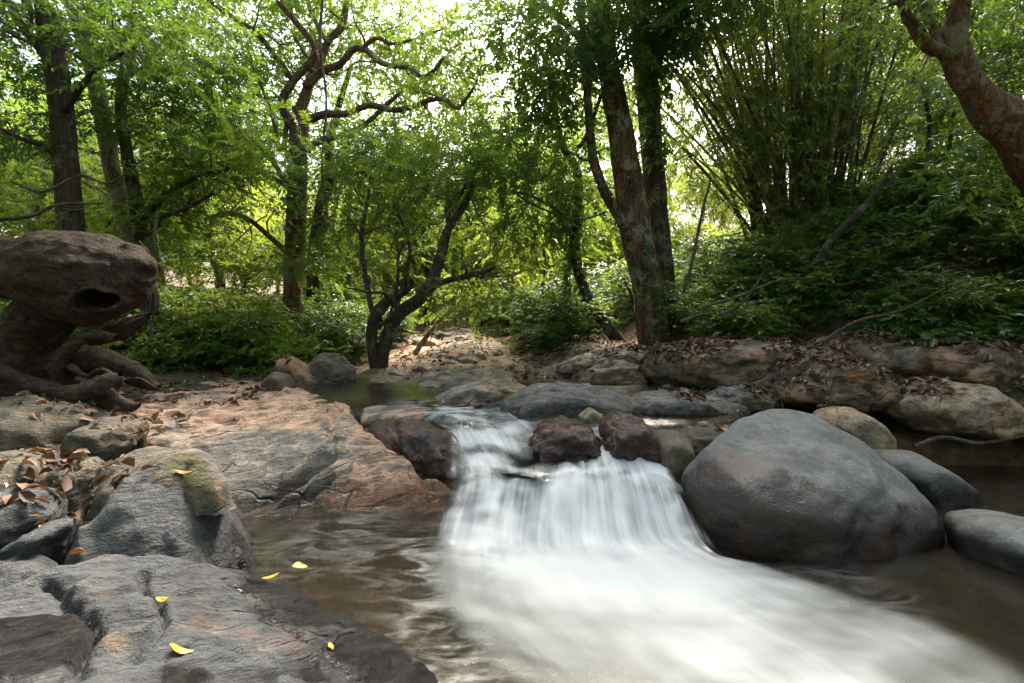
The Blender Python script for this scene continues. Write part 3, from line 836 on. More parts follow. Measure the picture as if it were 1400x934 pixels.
# back pool rocks and the dry bedrock beyond
boulder('rock', sil([(590, 545), (610, 533), (650, 522), (680, 525), (692, 542), (660, 552), (600, 554)], 4.9, .5, bottom=.3), M['slab_big'], sub=5, amp=.04, seed=71,
        label='pale flat topped rock in the middle of the upper pool')
boulder('rock', sil([(515, 552), (525, 546), (550, 546), (560, 552), (540, 557)], 4.9, .25, bottom=.35), M['boulder_brown'], sub=4, amp=.05, seed=72,
        label='small low brown stone standing in the upper pool')
boulder('boulder', sil([(358, 520), (375, 508), (395, 512), (402, 530), (385, 540), (362, 535)], 5.6, .35, bottom=.3), M['boulder_brown'], sub=5, amp=.02, seed=73,
        label='small rounded brown boulder on the back edge of the tan slab')
boulder('mossy_rock', sil([(378, 492), (395, 486), (430, 505), (448, 525), (440, 538), (405, 536), (385, 515)], 6.0, .5, bottom=.3), M['rock_bank'], sub=5, amp=.05, seed=74,
        spots=[((405, 500, .7, 5.8), .3, 'tone', .4)], label='tilted orange brown mossy block in front of the reddish tree trunk')
boulder('mossy_rock', sil([(420, 495), (440, 482), (465, 485), (485, 505), (488, 530), (460, 540), (430, 535)], 6.2, .6, bottom=.3), M['slab_mossy'], sub=5, amp=.05, seed=75,
        spots=[((450, 490, .7, 6.0), .3, 'moss', .2)], label='rounded moss topped boulder leaning on the tilted orange brown block')
boulder('rock', sil([(450, 545), (470, 538), (500, 540), (500, 552), (465, 554)], 5.2, .3, bottom=.3), M['boulder_brown'], sub=4, amp=.05, seed=76, label='dark flat stone at the water below the moss topped boulder')
boulder('rock', sil([(488, 530), (510, 515), (540, 512), (560, 525), (555, 542), (500, 542)], 6.3, .6, bottom=.3), M['rock_bank'], sub=5, amp=.07, seed=77, label='brown rock at the foot of the dark leaning tree')
boulder('rock', sil([(545, 525), (565, 508), (600, 506), (625, 520), (620, 538), (560, 540)], 7.0, .7, bottom=.3), M['rock_worn'], sub=5, amp=.08, seed=78, strike=.5, ridge=.05, label='jumbled grey rock at the head of the upper pool, left half')
boulder('rock', sil([(610, 525), (630, 512), (665, 510), (690, 520), (690, 535), (620, 536)], 7.2, .7, bottom=.3), M['slab_big'], sub=5, amp=.07, seed=79, strike=.4, ridge=.05, label='tan rock at the head of the upper pool, right half')
boulder('bedrock_slab', sil([(556, 494), (596, 478), (640, 470), (682, 474), (694, 490), (640, 502), (575, 502)], 8.6, 1.8, bottom=.3, lift=.12), M['slab_big'], sub=6, amp=.04, freq=6, seed=80, strike=1.2, ridge=.03, label='tan dry bedrock sheet in the far stream bed, nearer of the two')
boulder('bedrock_slab', sil([(572, 474), (606, 458), (650, 452), (684, 460), (690, 474), (630, 480)], 12.5, 3, bottom=.4, lift=.2), M['slab_big'], sub=5, amp=.04, freq=6, seed=81, strike=1.2, ridge=.03, label='pale dry bedrock sheet in the far stream bed, farther of the two')
gfs = np.random.default_rng(88)
for i in range(40):
    d_ = 5.5 + 9 * gfs.random() ** 1.4
    px = gfs.uniform(530, 698); py_ = 440 + (1.3 - np.interp(d_, [5.6, 6.8, 8, 12, 20], [.45, .60, .74, .96, 1.25])) * F / d_
    w_ = gfs.uniform(10, 34) * 8 / d_; h_ = w_ * gfs.uniform(.35, .6)
    o = boulder('stone', sil([(px - w_, py_ + h_ * .3), (px - w_ * .7, py_ - h_ * .7), (px + w_ * .1, py_ - h_), (px + w_ * .8, py_ - h_ * .5), (px + w_, py_ + h_ * .3), (px, py_ + h_ * .6)], d_, w_ / F * d_ * 1.6), M[('slab_big', 'boulder_tan', 'rock_worn')[i % 3]], sub=4, smooth_it=2, amp=.08, seed=600 + i)
    tag(o, 'small tan or grey stone among the jumble in the dry far stream bed', 'rock', 'stones of the dry far stream bed')
boulder('boulder', sil([(698, 528), (712, 518), (735, 520), (740, 530), (715, 534)], 6.4, .35, bottom=.4), M['slab_mossy'], sub=4, amp=.03, seed=82, label='small green mossy boulder behind the long worn rock')
boulder('rock', sil([(700, 510), (730, 495), (770, 490), (790, 505), (770, 522), (710, 524)], 7.5, .8, bottom=.4), M['rock_bank'], sub=5, amp=.07, seed=83, label='brown leaf strewn rock on the right shore of the far stream')

# left side rocks under the driftwood
lr = [
 ([(-60, 560), (20, 545), (90, 555), (125, 580), (110, 625), (20, 640), (-60, 620)], 3.9, .8, 'slab_mossy', 'dark mossy block under the driftwood at the left edge', 91),
 ([(110, 590), (140, 572), (178, 580), (185, 605), (150, 628), (118, 620)], 3.6, .5, 'slab_mossy', 'small dark block with green moss between driftwood and tan slab', 92),
 ([(85, 640), (105, 628), (125, 640), (122, 668), (95, 672)], 2.9, .3, 'slab_mossy', 'small mossy stone among dead leaves left of the grey wedge', 93),
 ([(-40, 690), (0, 672), (50, 678), (65, 705), (40, 750), (-40, 770)], 2.3, .35, 'slab_front', 'angular grey rock at the left edge above the front slab', 94),
 ([(30, 735), (70, 712), (95, 715), (80, 750), (40, 775), (10, 770)], 2.15, .25, 'slab_front', 'tilted thin grey stone beside the angular left edge rock', 95),
 ([(-60, 640), (0, 620), (45, 630), (60, 660), (20, 690), (-60, 690)], 2.9, .5, 'slab_mossy', 'dark brown block at the left edge above the angular grey rock', 96),
 ([(-40, 775), (0, 770), (45, 780), (60, 800), (0, 830), (-60, 820)], 1.95, .25, 'slab_front', 'low grey stone at the left edge touching the front slab', 97),
]
for pts, d, dep, m, lab, sd in lr:
    boulder('rock', sil(pts, d, dep, bottom=.1), M[m], sub=5, amp=.05, freq=4, seed=sd, strike=.6, ridge=.035, label=lab)

# ------------------------------------------------------------------ water
def water_sheet(name, xs, ys, zf, foamf):
    X, Y = np.meshgrid(xs, ys)
    q = np.stack([X.ravel(), Y.ravel()], -1)
    z = zf(q)
    V = np.c_[q, z]
    return link(name, mesh_np(name, V, [grid_mesh(V, len(xs), len(ys))], {'foam': foamf(V)}), M['water'])

def lower_z(q):
    n = fbm(np.c_[q * 2.2, q[:, :1] * 0], 3, 77) * .012
    return n * smooth(6, 3, q[:, 1]) - .008
def lower_foam(V):
    f = np.zeros(len(V))
    for px, py, r, a in ((620, 770, .30, .45), (700, 830, .35, .35), (560, 740, .25, .16), (640, 860, .3, .25), (1150, 800, .3, .12), (480, 720, .3, .12), (420, 760, .4, .08)):
        p = PZ(px, py, 0)
        f += a * np.exp(-(np.linalg.norm(V[:, :2] - p[:2], axis=1) / r) ** 2)
    return f
w = water_sheet('water', np.arange(-3.2, 4.6, .03), np.arange(-1.0, 4.4, .03), lower_z, lower_foam)
tag(w, kind='structure')

def upper_z(q):
    x, y = q[:, 0], q[:, 1]
    z = np.interp(y, [3.5, 3.8, 4.0, 4.15, 4.5, 4.75, 6.5, 8], [.05, .30, .43, .468, .49, .53, .55, .56])
    z = z - .5 * smooth(-.35, -.6, x) * smooth(4.35, 4.1, y)
    return z + fbm(np.c_[q * 3.0, q[:, :1] * 0], 3, 78) * .010
def upper_foam(V):
    f = np.zeros(len(V))
    for px, py, r, a in ((640, 572, .3, .75), (600, 562, .2, .7), (700, 570, .25, .6), (560, 558, .2, .5), (650, 560, .25, .5), (760, 576, .2, .4)):
        p = PZ(px, py, .48)
        f += a * np.exp(-(np.linalg.norm(V[:, :2] - p[:2], axis=1) / r) ** 2)
    return f
w = water_sheet('water', np.arange(-2.4, 2.0, .03), np.arange(3.6, 8.2, .03), upper_z, upper_foam)
tag(w, kind='structure')

def flow_patch(name, rows, foam, nu, nv, bulge=.02, seed=0):
    """rows: list of cross sections, each a list of (px, py, z), going downstream"""
    G = np.array([[PZ(*p) for p in r] for r in rows])          # (nr, nc, 3)
    Fm = np.array(foam, float)[..., None]
    G = np.concatenate([G, Fm], -1)
    nr, nc = G.shape[:2]
    A = np.stack([catmull(G[i], nu) for i in range(nr)])       # across
    B = np.stack([catmull(A[:, j], nv) for j in range(nu)], 1) # along
    V = B[..., :3].reshape(-1, 3)
    f = np.clip(B[..., 3].reshape(-1), 0, 1)
    u = np.tile(np.linspace(0, 1, nu), nv); vv = np.repeat(np.linspace(0, nr - 1, nv), nu)
    f = np.clip(f + fbm(np.c_[u * 5, vv * 1.3, u * 0 + 4], 3, seed + 8) * (.75 - .5 * smooth(4.6, 6.0, vv)) * np.clip(4 * f * (1 - f), 0, 1) , 0, 1) * smooth(0, .13, u) * smooth(1, .92, u)
    n = fbm(np.c_[u * 7, vv * .8, u * 0 + seed], 3, seed) * bulge + fbm(np.c_[u * 26, vv * .9, u * 0], 2, seed + 3) * bulge * .15
    V[:, 2] += n * smooth(6.6, 5.2, vv) + .014 + .012 * smooth(5, 6, vv)
    return link(name, mesh_np(name, V, [grid_mesh(V, nu, nv)], {'foam': f, 'calm': smooth(4.6, 6.0, vv)}, uv=np.c_[u, vv * .35]), M['white'])

rows = [
 [(540, 558, .51), (610, 559, .51), (660, 561, .50), (710, 564, .49), (770, 570, .48), (830, 572, .475), (880, 574, .47), (930, 576, .46)],
 [(575, 572, .48), (622, 574, .475), (676, 576, .47), (728, 578, .465), (785, 584, .45), (828, 588, .445), (878, 592, .44), (925, 594, .43)],
 [(606, 602, .37), (640, 602, .375), (696, 602, .385), (760, 604, .385), (805, 606, .385), (838, 606, .385), (880, 606, .38), (918, 612, .37)],
 [(600, 648, .235), (656, 636, .295), (720, 648, .31), (775, 636, .34), (815, 643, .33), (850, 632, .345), (888, 640, .325), (928, 654, .28)],
 [(590, 682, .13), (658, 672, .21), (716, 670, .245), (772, 668, .26), (818, 666, .265), (860, 666, .265), (902, 668, .25), (944, 682, .18)],
 [(568, 738, .01), (642, 738, .035), (706, 742, .04), (768, 744, .045), (828, 744, .045), (880, 742, .045), (930, 744, .04), (985, 752, .02)],
 [(545, 775, .0), (640, 775, .025), (718, 782, .035), (790, 785, .04), (860, 785, .04), (930, 782, .035), (1000, 782, .03), (1075, 785, .01)],
 [(560, 820, .0), (650, 835, .005), (745, 845, .012), (840, 848, .02), (930, 845, .02), (1020, 838, .02), (1110, 828, .012), (1200, 820, .0)],
 [(620, 900, .0), (720, 915, .0), (830, 925, .005), (940, 925, .01), (1050, 920, .01), (1160, 910, .01), (1270, 895, .005), (1360, 880, .0)],
 [(760, 1010, .0), (870, 1020, .0), (980, 1030, .0), (1090, 1030, .005), (1200, 1025, .005), (1310, 1015, .005), (1420, 1000, .0), (1520, 980, .0)],
]
foam = [
 [0, .14, .26, .20, .06, .04, .04, 0],
 [.05, .45, .48, .28, .12, .30, .30, 0],
 [.16, .64, .34, .24, .26, .66, .68, 0],
 [.14, .72, .38, .44, .76, .86, .82, .2],
 [.10, .56, .70, .84, .88, .87, .82, .3],
 [.08, .50, .86, .93, .95, .92, .86, .2],
 [.10, .55, .92, .98, .98, .94, .76, .08],
 [.06, .32, .52, .68, .74, .64, .38, .02],
 [.05, .24, .38, .52, .58, .50, .28, .02],
 [.04, .18, .32, .44, .48, .42, .24, 0],
]
w = flow_patch('white_water', rows, foam, 300, 420, .028, 5)
tag(w, kind='structure')

# ------------------------------------------------------------------ tubes and foliage
def tube(pts, rad, seg=8, step=None, wob=.10, seed=0, cap=True):
    pts = np.asarray(pts, float); rad = np.asarray(rad, float)
    L = np.linalg.norm(np.diff(pts, axis=0), axis=1).sum()
    step = step or max(.04, rad.mean() * 1.1)
    n = int(np.clip(L / step, 3, 160))
    C = catmull(np.c_[pts, rad], n)
    c, r = C[:, :3], np.maximum(C[:, 3], .001)
    t = np.gradient(c, axis=0)
    t /= np.linalg.norm(t, axis=1, keepdims=True) + 1e-9
    up = np.array([0, 1, 0]) if abs(t[0, 1]) < .9 else np.array([1, 0, 0])
    N = np.zeros_like(c)
    nrm = np.cross(t[0], up); nrm /= np.linalg.norm(nrm)
    for i in range(n):
        nrm = nrm - t[i] * (nrm @ t[i]); nrm /= np.linalg.norm(nrm) + 1e-9
        N[i] = nrm
    Bn = np.cross(t, N)
    a = np.arange(seg) / seg * 2 * math.pi
    ring = N[:, None] * np.cos(a)[None, :, None] + Bn[:, None] * np.sin(a)[None, :, None]
    V = (c[:, None] + ring * r[:, None, None]).reshape(-1, 3)
    if wob:
        rr = np.repeat(r, seg)
        nz = fbm(V / np.maximum(r.max(), .02) * np.array([.8, .8, .35]) + seed, 3, seed) * wob
        V = V + ring.reshape(-1, 3) * (nz * rr)[:, None]
    i = np.arange(n * seg).reshape(n, seg)
    j = np.roll(i, -1, axis=1)
    Fc = np.stack([i[:-1], j[:-1], j[1:], i[1:]], -1).reshape(-1, 4)
    return V, Fc

class Bag:
    def __init__(self):
        self.V, self.Q, self.T, self.n, self.A = [], [], [], 0, []
    def add(self, V, Fc, tint=None):
        (self.Q if Fc.shape[1] == 4 else self.T).append(Fc + self.n)
        self.V.append(V); self.n += len(V)
        self.A.append(np.zeros(len(V)) if tint is None else tint)
    def mesh(self, name, attr='tint', smooth_shade=True, origin=(0, 0, 0)):
        V = np.vstack(self.V) - np.asarray(origin)
        fs = []
        if self.Q: fs.append(np.vstack(self.Q))
        if self.T: fs.append(np.vstack(self.T))
        return mesh_np(name, V, fs, {attr: np.concatenate(self.A)}, smooth_shade)

def leaf_unit(w, fold=.12, six=False):
    if six:
        V = np.array([[0, 0, 0], [.28, w * .46, fold * w], [.68, w * .40, fold * w - .03], [1, 0, -.10], [.68, -w * .40, fold * w - .03], [.28, -w * .46, fold * w], [.5, 0, -.01]])
        T = np.array([[0, 6, 1], [1, 6, 2], [2, 6, 3], [3, 6, 4], [4, 6, 5], [5, 6, 0]])
    else:
        V = np.array([[0, 0, 0], [.42, w * .5, fold * w], [1, 0, -.06], [.42, -w * .5, fold * w]])
        T = np.array([[0, 2, 1], [0, 3, 2]])
    return V, T

def make_sprays(nt, nleaf, w, leaf_len, seed, six=False, spread=.9, droop=.25, jitter=.35, twig=True):
    """templates: a twig of unit length along +X with alternating leaves; leaf_len in twig lengths"""
    g = np.random.default_rng(seed)
    out = []
    LV, LT = leaf_unit(w, six=six)
    for _ in range(nt):
        V, T, A = [], [], []
        n = 0
        for i in range(nleaf):
            t = .12 + .88 * i / (nleaf - 1)
            s = 1 if i % 2 else -1
            ang = s * (spread * (1 - .55 * t)) + g.normal(0, jitter * .5)
            if i == nleaf - 1: ang *= .2
            ca, sa = math.cos(ang), math.sin(ang)
            pitch = g.normal(-droop, jitter)
            roll = g.normal(0, jitter)
            Rz = np.array([[ca, -sa, 0], [sa, ca, 0], [0, 0, 1]])
            Ry = np.array([[math.cos(pitch), 0, -math.sin(pitch)], [0, 1, 0], [math.sin(pitch), 0, math.cos(pitch)]])
            Rx = np.array([[1, 0, 0], [0, math.cos(roll), -math.sin(roll)], [0, math.sin(roll), math.cos(roll)]])
            ln = leaf_len * g.uniform(.65, 1.2)
            v = (LV * ln) @ (Rz @ Ry @ Rx).T + np.array([t, 0, -.16 * t * t])
            V.append(v); T.append(LT + n); n += len(v)
            A.append(np.full(len(v), g.normal(0, .13)))
        if twig:
            tv = np.array([[0, .006, 0], [0, -.006, 0], [.5, .004, -.04], [.5, -.004, -.04], [1, 0, -.16]])
            V.append(tv); T.append(np.array([[0, 1, 2], [1, 3, 2], [2, 3, 4]]) + n); A.append(np.full(5, -.4)); n += 5
        out.append((np.vstack(V), np.vstack(T), np.concatenate(A)))
    return out

SPRAY = {
 'oval': make_sprays(6, 13, .46, .24, 1, jitter=.42),
 'oval6': make_sprays(6, 11, .46, .26, 2, six=True, jitter=.40),
 'feather': make_sprays(6, 22, .34, .20, 3, spread=1.15, droop=.12, jitter=.22),
 'lance': make_sprays(6, 13, .17, .34, 4, spread=.75, droop=.45, jitter=.40),
 'broad': make_sprays(5, 7, .55, .36, 5, six=True, spread=1.0, droop=.45, jitter=.35),
}

def stamp(bag, kind, pos, direc, size, tint, g, roll=.35):
    """copies sprays: pos (n,3), direc (n,3) axis, size (n,), tint (n,)"""
    n = len(pos)
    if n == 0: return
    x = direc / (np.linalg.norm(direc, axis=1, keepdims=True) + 1e-9)
    up = np.tile([0., 0., 1.], (n, 1)) + g.normal(0, roll, (n, 3))
    y = np.cross(up, x); y /= np.linalg.norm(y, axis=1, keepdims=True) + 1e-9
    z = np.cross(x, y)
    Rm = np.stack([x, y, z], -1) * size[:, None, None]
    tpl = SPRAY[kind]
    idx = g.integers(0, len(tpl), n)
    for k_, (TV, TT, TA) in enumerate(tpl):
        s = np.where(idx == k_)[0]
        if not len(s): continue
        V = np.einsum('nij,mj->nmi', Rm[s], TV) + pos[s][:, None]
        Fc = (TT[None] + (np.arange(len(s)) * len(TV))[:, None, None]).reshape(-1, 3)
        A = np.clip(TA[None] + tint[s][:, None], 0, 1)
        bag.add(V.reshape(-1, 3), Fc, A.ravel())

def nearest_on(paths, p, below=True):
    best, bd = None, 1e9
    for pts, rad in paths:
        d = np.linalg.norm(pts - p, axis=1) + (np.maximum(pts[:, 2] - p[2], 0) * 1.2 if below else 0)
        i = d.argmin()
        if d[i] < bd:
            bd = d[i]; best = (pts[i], rad[i])
    return best

def px_path(pp, d, dd=None):
    """list of (px, py, width_px) -> points and radii at distance d (may vary along the path)"""
    n = len(pp)
    ds = np.full(n, d) if dd is None else np.linspace(d, dd, n)
    pts = np.array([P(a[0], a[1], ds[i]) for i, a in enumerate(pp)])
    rad = np.array([a[2] / F * ds[i] * .5 for i, a in enumerate(pp)])
    return pts, rad

def build_tree(name, label, stems, clusters, bark, leaf, spray='oval', spray_size=.5, per=14, crad=.42, tint=.5, tintvar=.15,
               seg=12, seed=0, group=None, cat='tree', droop=.25, extra_twigs=True, wob=.14):
    """stems: list of (pts, radii); clusters: (n,3) leaf cluster centres"""
    g = np.random.default_rng(seed + 100)
    base = stems[0][0][0].copy()
    gz = float(ground(base[:1], base[1:2])[0][0])
    base = np.array([base[0], base[1], min(base[2], gz)])
    root = empty(name, base)
    tag(root, label, cat, group)
    tb = Bag(); paths = []
    for i, (pts, rad) in enumerate(stems):
        sgn = seg if rad.max() > .05 else 8
        V, Fc = tube(pts, rad, sgn, wob=wob, seed=seed + i)
        tb.add(V, Fc)
        C = catmull(np.c_[pts, rad], 24)
        paths.append((C[:, :3], C[:, 3]))
    if extra_twigs:
        for pts, rad in list(paths)[1:]:
            if rad.max() < .02: continue
            for q in range(5):
                i0 = g.integers(5, 22)
                p = pts[i0]; r0 = rad[i0] * .42; L = g.uniform(.35, 1.0) * (1 + rad[i0] * 6)
                dv = g.normal(0, 1, 3) * np.array([1, .8, .6]) + np.array([0, 0, .5]); dv /= np.linalg.norm(dv)
                pp_ = [p]
                for h_ in range(4):
                    dv = dv + g.normal(0, .32, 3); dv /= np.linalg.norm(dv)
                    pp_.append(pp_[-1] + dv * L / 4)
                rr_ = r0 * np.array([1, .8, .6, .4, .2])
                V, Fc = tube(np.array(pp_), rr_, 6, step=.08, wob=0); tb.add(V, Fc)
                C = catmull(np.c_[np.array(pp_), rr_], 10); paths.append((C[:, :3], C[:, 3]))
                e_ = pp_[2]; dv2 = dv + g.normal(0, .7, 3); dv2 /= np.linalg.norm(dv2)
                V, Fc = tube(np.array([e_, e_ + dv2 * L * .2, e_ + dv2 * L * .42 + g.normal(0, .04, 3)]), rr_[2] * np.array([.8, .5, .2]), 5, step=.08, wob=0); tb.add(V, Fc)
    cl = np.asarray(clusters, float).reshape(-1, 3)
    fb = Bag()
    if len(cl):
        order = np.argsort([np.linalg.norm(nearest_on(paths, c)[0] - c) for c in cl])
        tw = list(paths)
        for i in order:
            c = cl[i]
            p, r = nearest_on(tw, c)
            L = np.linalg.norm(c - p)
            if L > .12:
                mid = (p + c) / 2 + g.normal(0, .10, 3) * L + np.array([0, 0, .10 * L])
                r0 = min(max(.006 + .010 * L, .007), r * .8)
                path = np.array([p, mid, c]); rads = np.array([r0, r0 * .65, .004])
                V, Fc = tube(path, rads, 5, step=.16, wob=0)
                tb.add(V, Fc)
                C = catmull(np.c_[path, rads], 8)
                tw.append((C[:, :3], C[:, 3]))
        n = len(cl) * per
        ci = np.repeat(np.arange(len(cl)), per)
        off = g.normal(0, 1, (n, 3)) * crad * np.array([1, 1, .55])
        pos = cl[ci] + off
        di = off * np.array([1, 1, .4]) + g.normal(0, .25, (n, 3)) + np.array([0, 0, -droop * crad])
        ctint = g.normal(tint, tintvar, len(cl))
        stamp(fb, spray, pos - di * .2, di, spray_size * g.uniform(.65, 1.25, n), ctint[ci] + g.normal(0, .08, n), g)
    link('trunk', tb.mesh('trunk', origin=base), bark, root)
    if fb.n:
        link('crown', fb.mesh('crown', origin=base, smooth_shade=False), leaf, root)
    return root

def ell(specs, g, flat=1.0):
    """picture ellipses (cx, cy, rx, ry, d, spread in depth, n) -> cluster centres"""
    out = []
    for cx, cy, rx, ry, d, dd, n in specs:
        a = g.uniform(0, 2 * math.pi, n); r = np.sqrt(g.uniform(0, 1, n))
        for k_ in range(n):
            out.append(P(cx + rx * r[k_] * math.cos(a[k_]), cy + ry * r[k_] * math.sin(a[k_]), d + g.uniform(-dd, dd)))
    return np.array(out)

g0 = np.random.default_rng(21)

# --- big crooked tree left of centre
d = 9.0
st = [px_path([(396, 500, 40), (398, 470, 31), (401, 400, 27), (404, 320, 26), (406, 250, 25), (408, 190, 25), (412, 150, 23)], d),
      px_path([(408, 185, 17), (392, 160, 15), (386, 140, 14), (400, 112, 13), (428, 80, 13), (428, 60, 11), (400, 25, 10), (378, -5, 9), (370, -60, 6)], d, d - .8),
      px_path([(412, 150, 20), (425, 108, 16), (440, 78, 14), (450, 55, 12), (468, 35, 11), (475, 0, 9), (490, -60, 6)], d, d + .5),
      px_path([(448, 60, 9), (432, 30, 8), (420, 0, 8), (405, -50, 5)], d, d + 1),
      px_path([(418, 120, 17), (440, 98, 14), (465, 88, 12), (482, 68, 11), (500, 68, 11), (515, 82, 10), (535, 90, 9), (560, 92, 9), (578, 106, 8), (595, 95, 7), (606, 78, 5)], d, d - 1.2),
      px_path([(492, 68, 8), (515, 52, 7), (535, 60, 6), (565, 54, 5), (605, 40, 4)], d - .4, d - .8),
      px_path([(413, 170, 15), (440, 157, 13), (475, 155, 11), (505, 144, 10), (535, 150, 10), (562, 147, 9), (585, 138, 8), (608, 136, 8), (625, 148, 7), (640, 132, 6), (652, 112, 4)], d, d - 1.5),
      px_path([(412, 205, 13), (445, 190, 11), (470, 185, 9), (505, 165, 8), (530, 142, 7), (560, 120, 6), (590, 128, 4)], d, d + .8),
      px_path([(402, 270, 12), (385, 240, 10), (365, 210, 9), (335, 188, 7), (300, 180, 5)], d, d + .5),
      px_path([(402, 258, 10), (375, 245, 9), (345, 230, 7), (310, 214, 4)], d, d - 1),
      px_path([(398, 350, 11), (370, 325, 9), (340, 300, 8), (310, 292, 7), (280, 300, 5)], d, d - 1.6),
      px_path([(400, 110, 10), (375, 75, 9), (350, 45, 9), (320, 25, 8), (280, -5, 7), (240, -40, 5)], d - .3, d - 1.8),
      px_path([(392, 165, 8), (390, 190, 8), (382, 205, 7), (375, 170, 6), (362, 130, 5), (345, 90, 4)], d, d - .6)]
cl = ell([(330, 50, 130, 80, 9.9, 1.2, 30), (450, 30, 130, 70, 10.4, 1.0, 30), (560, 70, 100, 70, 10.0, 1.1, 26), (620, 130, 60, 50, 9.6, 1, 12), (500, 190, 90, 30, 10.3, .8, 10), (330, 150, 80, 60, 9.6, 1.0, 14), (290, 225, 60, 50, 9.0, 1, 8), (520, -60, 250, 60, 9.5, 2, 22), (300, -60, 150, 60, 9, 2, 14), (600, 60, 50, 50, 8.0, .6, 6), (270, 60, 50, 50, 7.6, .6, 6)], g0)
st = [st[0]] + [(p_, r_ * .8) for p_, r_ in st[1:]]
build_tree('crooked_tree', 'tall reddish trunked tree with crooked spreading limbs, left of the stream', st, cl, M['bark_red'], M['leaf_mid'], 'oval', .40, 22, .42, .58, seed=1)

# --- second trunk behind it
d = 10.5
st = [px_path([(425, 490, 26), (428, 400, 19), (432, 330, 18), (442, 270, 18), (452, 235, 15), (450, 200, 12), (462, 150, 9), (480, 90, 6)], d),
      px_path([(446, 250, 11), (470, 236, 9), (500, 235, 7), (520, 225, 6), (550, 190, 4)], d, d - .8),
      px_path([(500, 235, 5), (515, 270, 5), (520, 300, 4)], d - .4, d - .8)]
cl = ell([(500, 215, 90, 30, 10, 1, 18), (450, 120, 80, 60, 11, 1, 14), (540, 260, 70, 30, 9.6, .8, 12), (430, 330, 40, 60, 10.5, 1, 8)], g0)
build_tree('tree', 'dark leaning trunk close behind the reddish crooked tree, bending right', st, cl, M['bark_dark'], M['leaf_dark'], 'oval', .40, 20, .40, .55, seed=2)

# --- dark multi stem tree at the pool head
d = 7.0
st = [px_path([(520, 535, 28), (520, 500, 21), (528, 465, 19), (545, 430, 20), (575, 408, 18), (592, 380, 16), (604, 345, 14), (612, 315, 12), (632, 285, 10), (645, 258, 7), (646, 238, 4)], d),
      px_path([(516, 515, 16), (508, 470, 15), (512, 435, 17), (530, 412, 15), (552, 398, 12), (564, 386, 8)], d, d - .4),
      px_path([(575, 408, 10), (600, 388, 9), (635, 378, 8), (660, 372, 7), (676, 366, 4)], d, d - .5),
      px_path([(614, 312, 8), (612, 285, 8), (618, 276, 7), (632, 262, 5), (640, 240, 3)], d, d + .4),
      px_path([(528, 470, 8), (548, 400, 6), (560, 340, 5), (540, 280, 4)], d, d + 1),
      px_path([(512, 440, 8), (500, 380, 7), (495, 320, 6), (505, 260, 4)], d, d + .8)]
cl = ell([(560, 232, 115, 35, 8.0, .8, 22), (665, 245, 70, 45, 7.8, .8, 16), (490, 300, 70, 25, 8.4, .6, 12), (590, 300, 90, 18, 8.4, .6, 9), (695, 300, 45, 40, 7.8, .6, 8), (465, 355, 55, 18, 8.4, .5, 7), (620, 210, 70, 40, 7.2, .8, 12), (650, 400, 40, 20, 6.8, .5, 5)], g0)
build_tree('dark_tree', 'low dark tree forking from its base beside the far pool, with feathery layered foliage', st, cl, M['bark_dark'], M['leaf_mid'], 'feather', .48, 13, .32, .40, seed=3, droop=.1)

# --- left trees
d = 6.0
st = [px_path([(98, 400, 34), (96, 320, 31), (92, 240, 28), (85, 160, 27), (76, 90, 26), (66, 30, 25), (58, -40, 20), (50, -120, 12)], d),
      px_path([(76, 95, 16), (50, 60, 13), (25, 25, 11), (0, -15, 9), (-40, -70, 5)], d, d - .5),
      px_path([(84, 160, 9), (110, 120, 8), (140, 90, 7), (190, 60, 4)], d, d - .8),
      px_path([(90, 230, 8), (60, 200, 7), (30, 190, 6), (-10, 170, 4)], d, d - .6)]
cl = ell([(20, 50, 70, 70, 6.4, .6, 16), (170, 60, 40, 50, 5.6, .7, 7), (30, 170, 50, 50, 6.3, .5, 10), (130, 170, 40, 30, 6.6, .4, 4), (60, -60, 150, 50, 5.5, 1.2, 18), (215, 40, 50, 60, 5.6, .8, 10)], g0)
build_tree('dark_tree', 'straight dark trunked tree rising behind the driftwood at upper left', st, cl, M['bark_dark'], M['leaf_dark'], 'oval', .28, 22, .30, .55, seed=4)
d = 7.5
st = [px_path([(190, 420, 26), (178, 340, 22), (165, 280, 21), (150, 215, 20), (138, 150, 19), (122, 80, 18), (100, 10, 16), (80, -60, 10)], d),
      px_path([(150, 215, 9), (165, 170, 8), (170, 110, 7), (160, 40, 5)], d, d + .6)]
cl = ell([(130, 30, 90, 50, 7.5, .8, 14), (220, 110, 60, 60, 7.6, .8, 10), (100, -60, 130, 40, 7.5, 1, 12)], g0)
build_tree('pale_tree', 'slim pale lichen spotted trunk leaning left, right of the straight dark tree', st, cl, M['bark_pale'], M['leaf_mid'], 'oval', .42, 14, .36, .50, seed=5)
d = 7.0
st = [px_path([(208, 430, 24), (195, 360, 20), (188, 290, 18), (175, 220, 15), (165, 150, 13), (172, 90, 12), (185, 20, 10), (195, -60, 6)], d),
      px_path([(190, 300, 12), (230, 265, 9), (270, 240, 7), (310, 232, 5)], d, d - .6),
      px_path([(195, 340, 9), (220, 300, 7), (255, 285, 6), (290, 265, 4)], d, d - .8)]
cl = ell([(270, 230, 60, 50, 7.2, .5, 18), (215, 190, 50, 50, 7.8, .4, 10), (310, 200, 50, 50, 6.9, .6, 12), (245, 300, 55, 30, 7.0, .5, 9), (190, -20, 80, 50, 7, .8, 10), (280, 120, 60, 60, 7.2, .8, 12)], g0)
build_tree('tree', 'brown mossy trunk crossing the slim pale trunk, its low boughs reaching right', st, cl, M['bark_dark'], M['leaf_mid'], 'feather', .42, 14, .34, .42, seed=6)

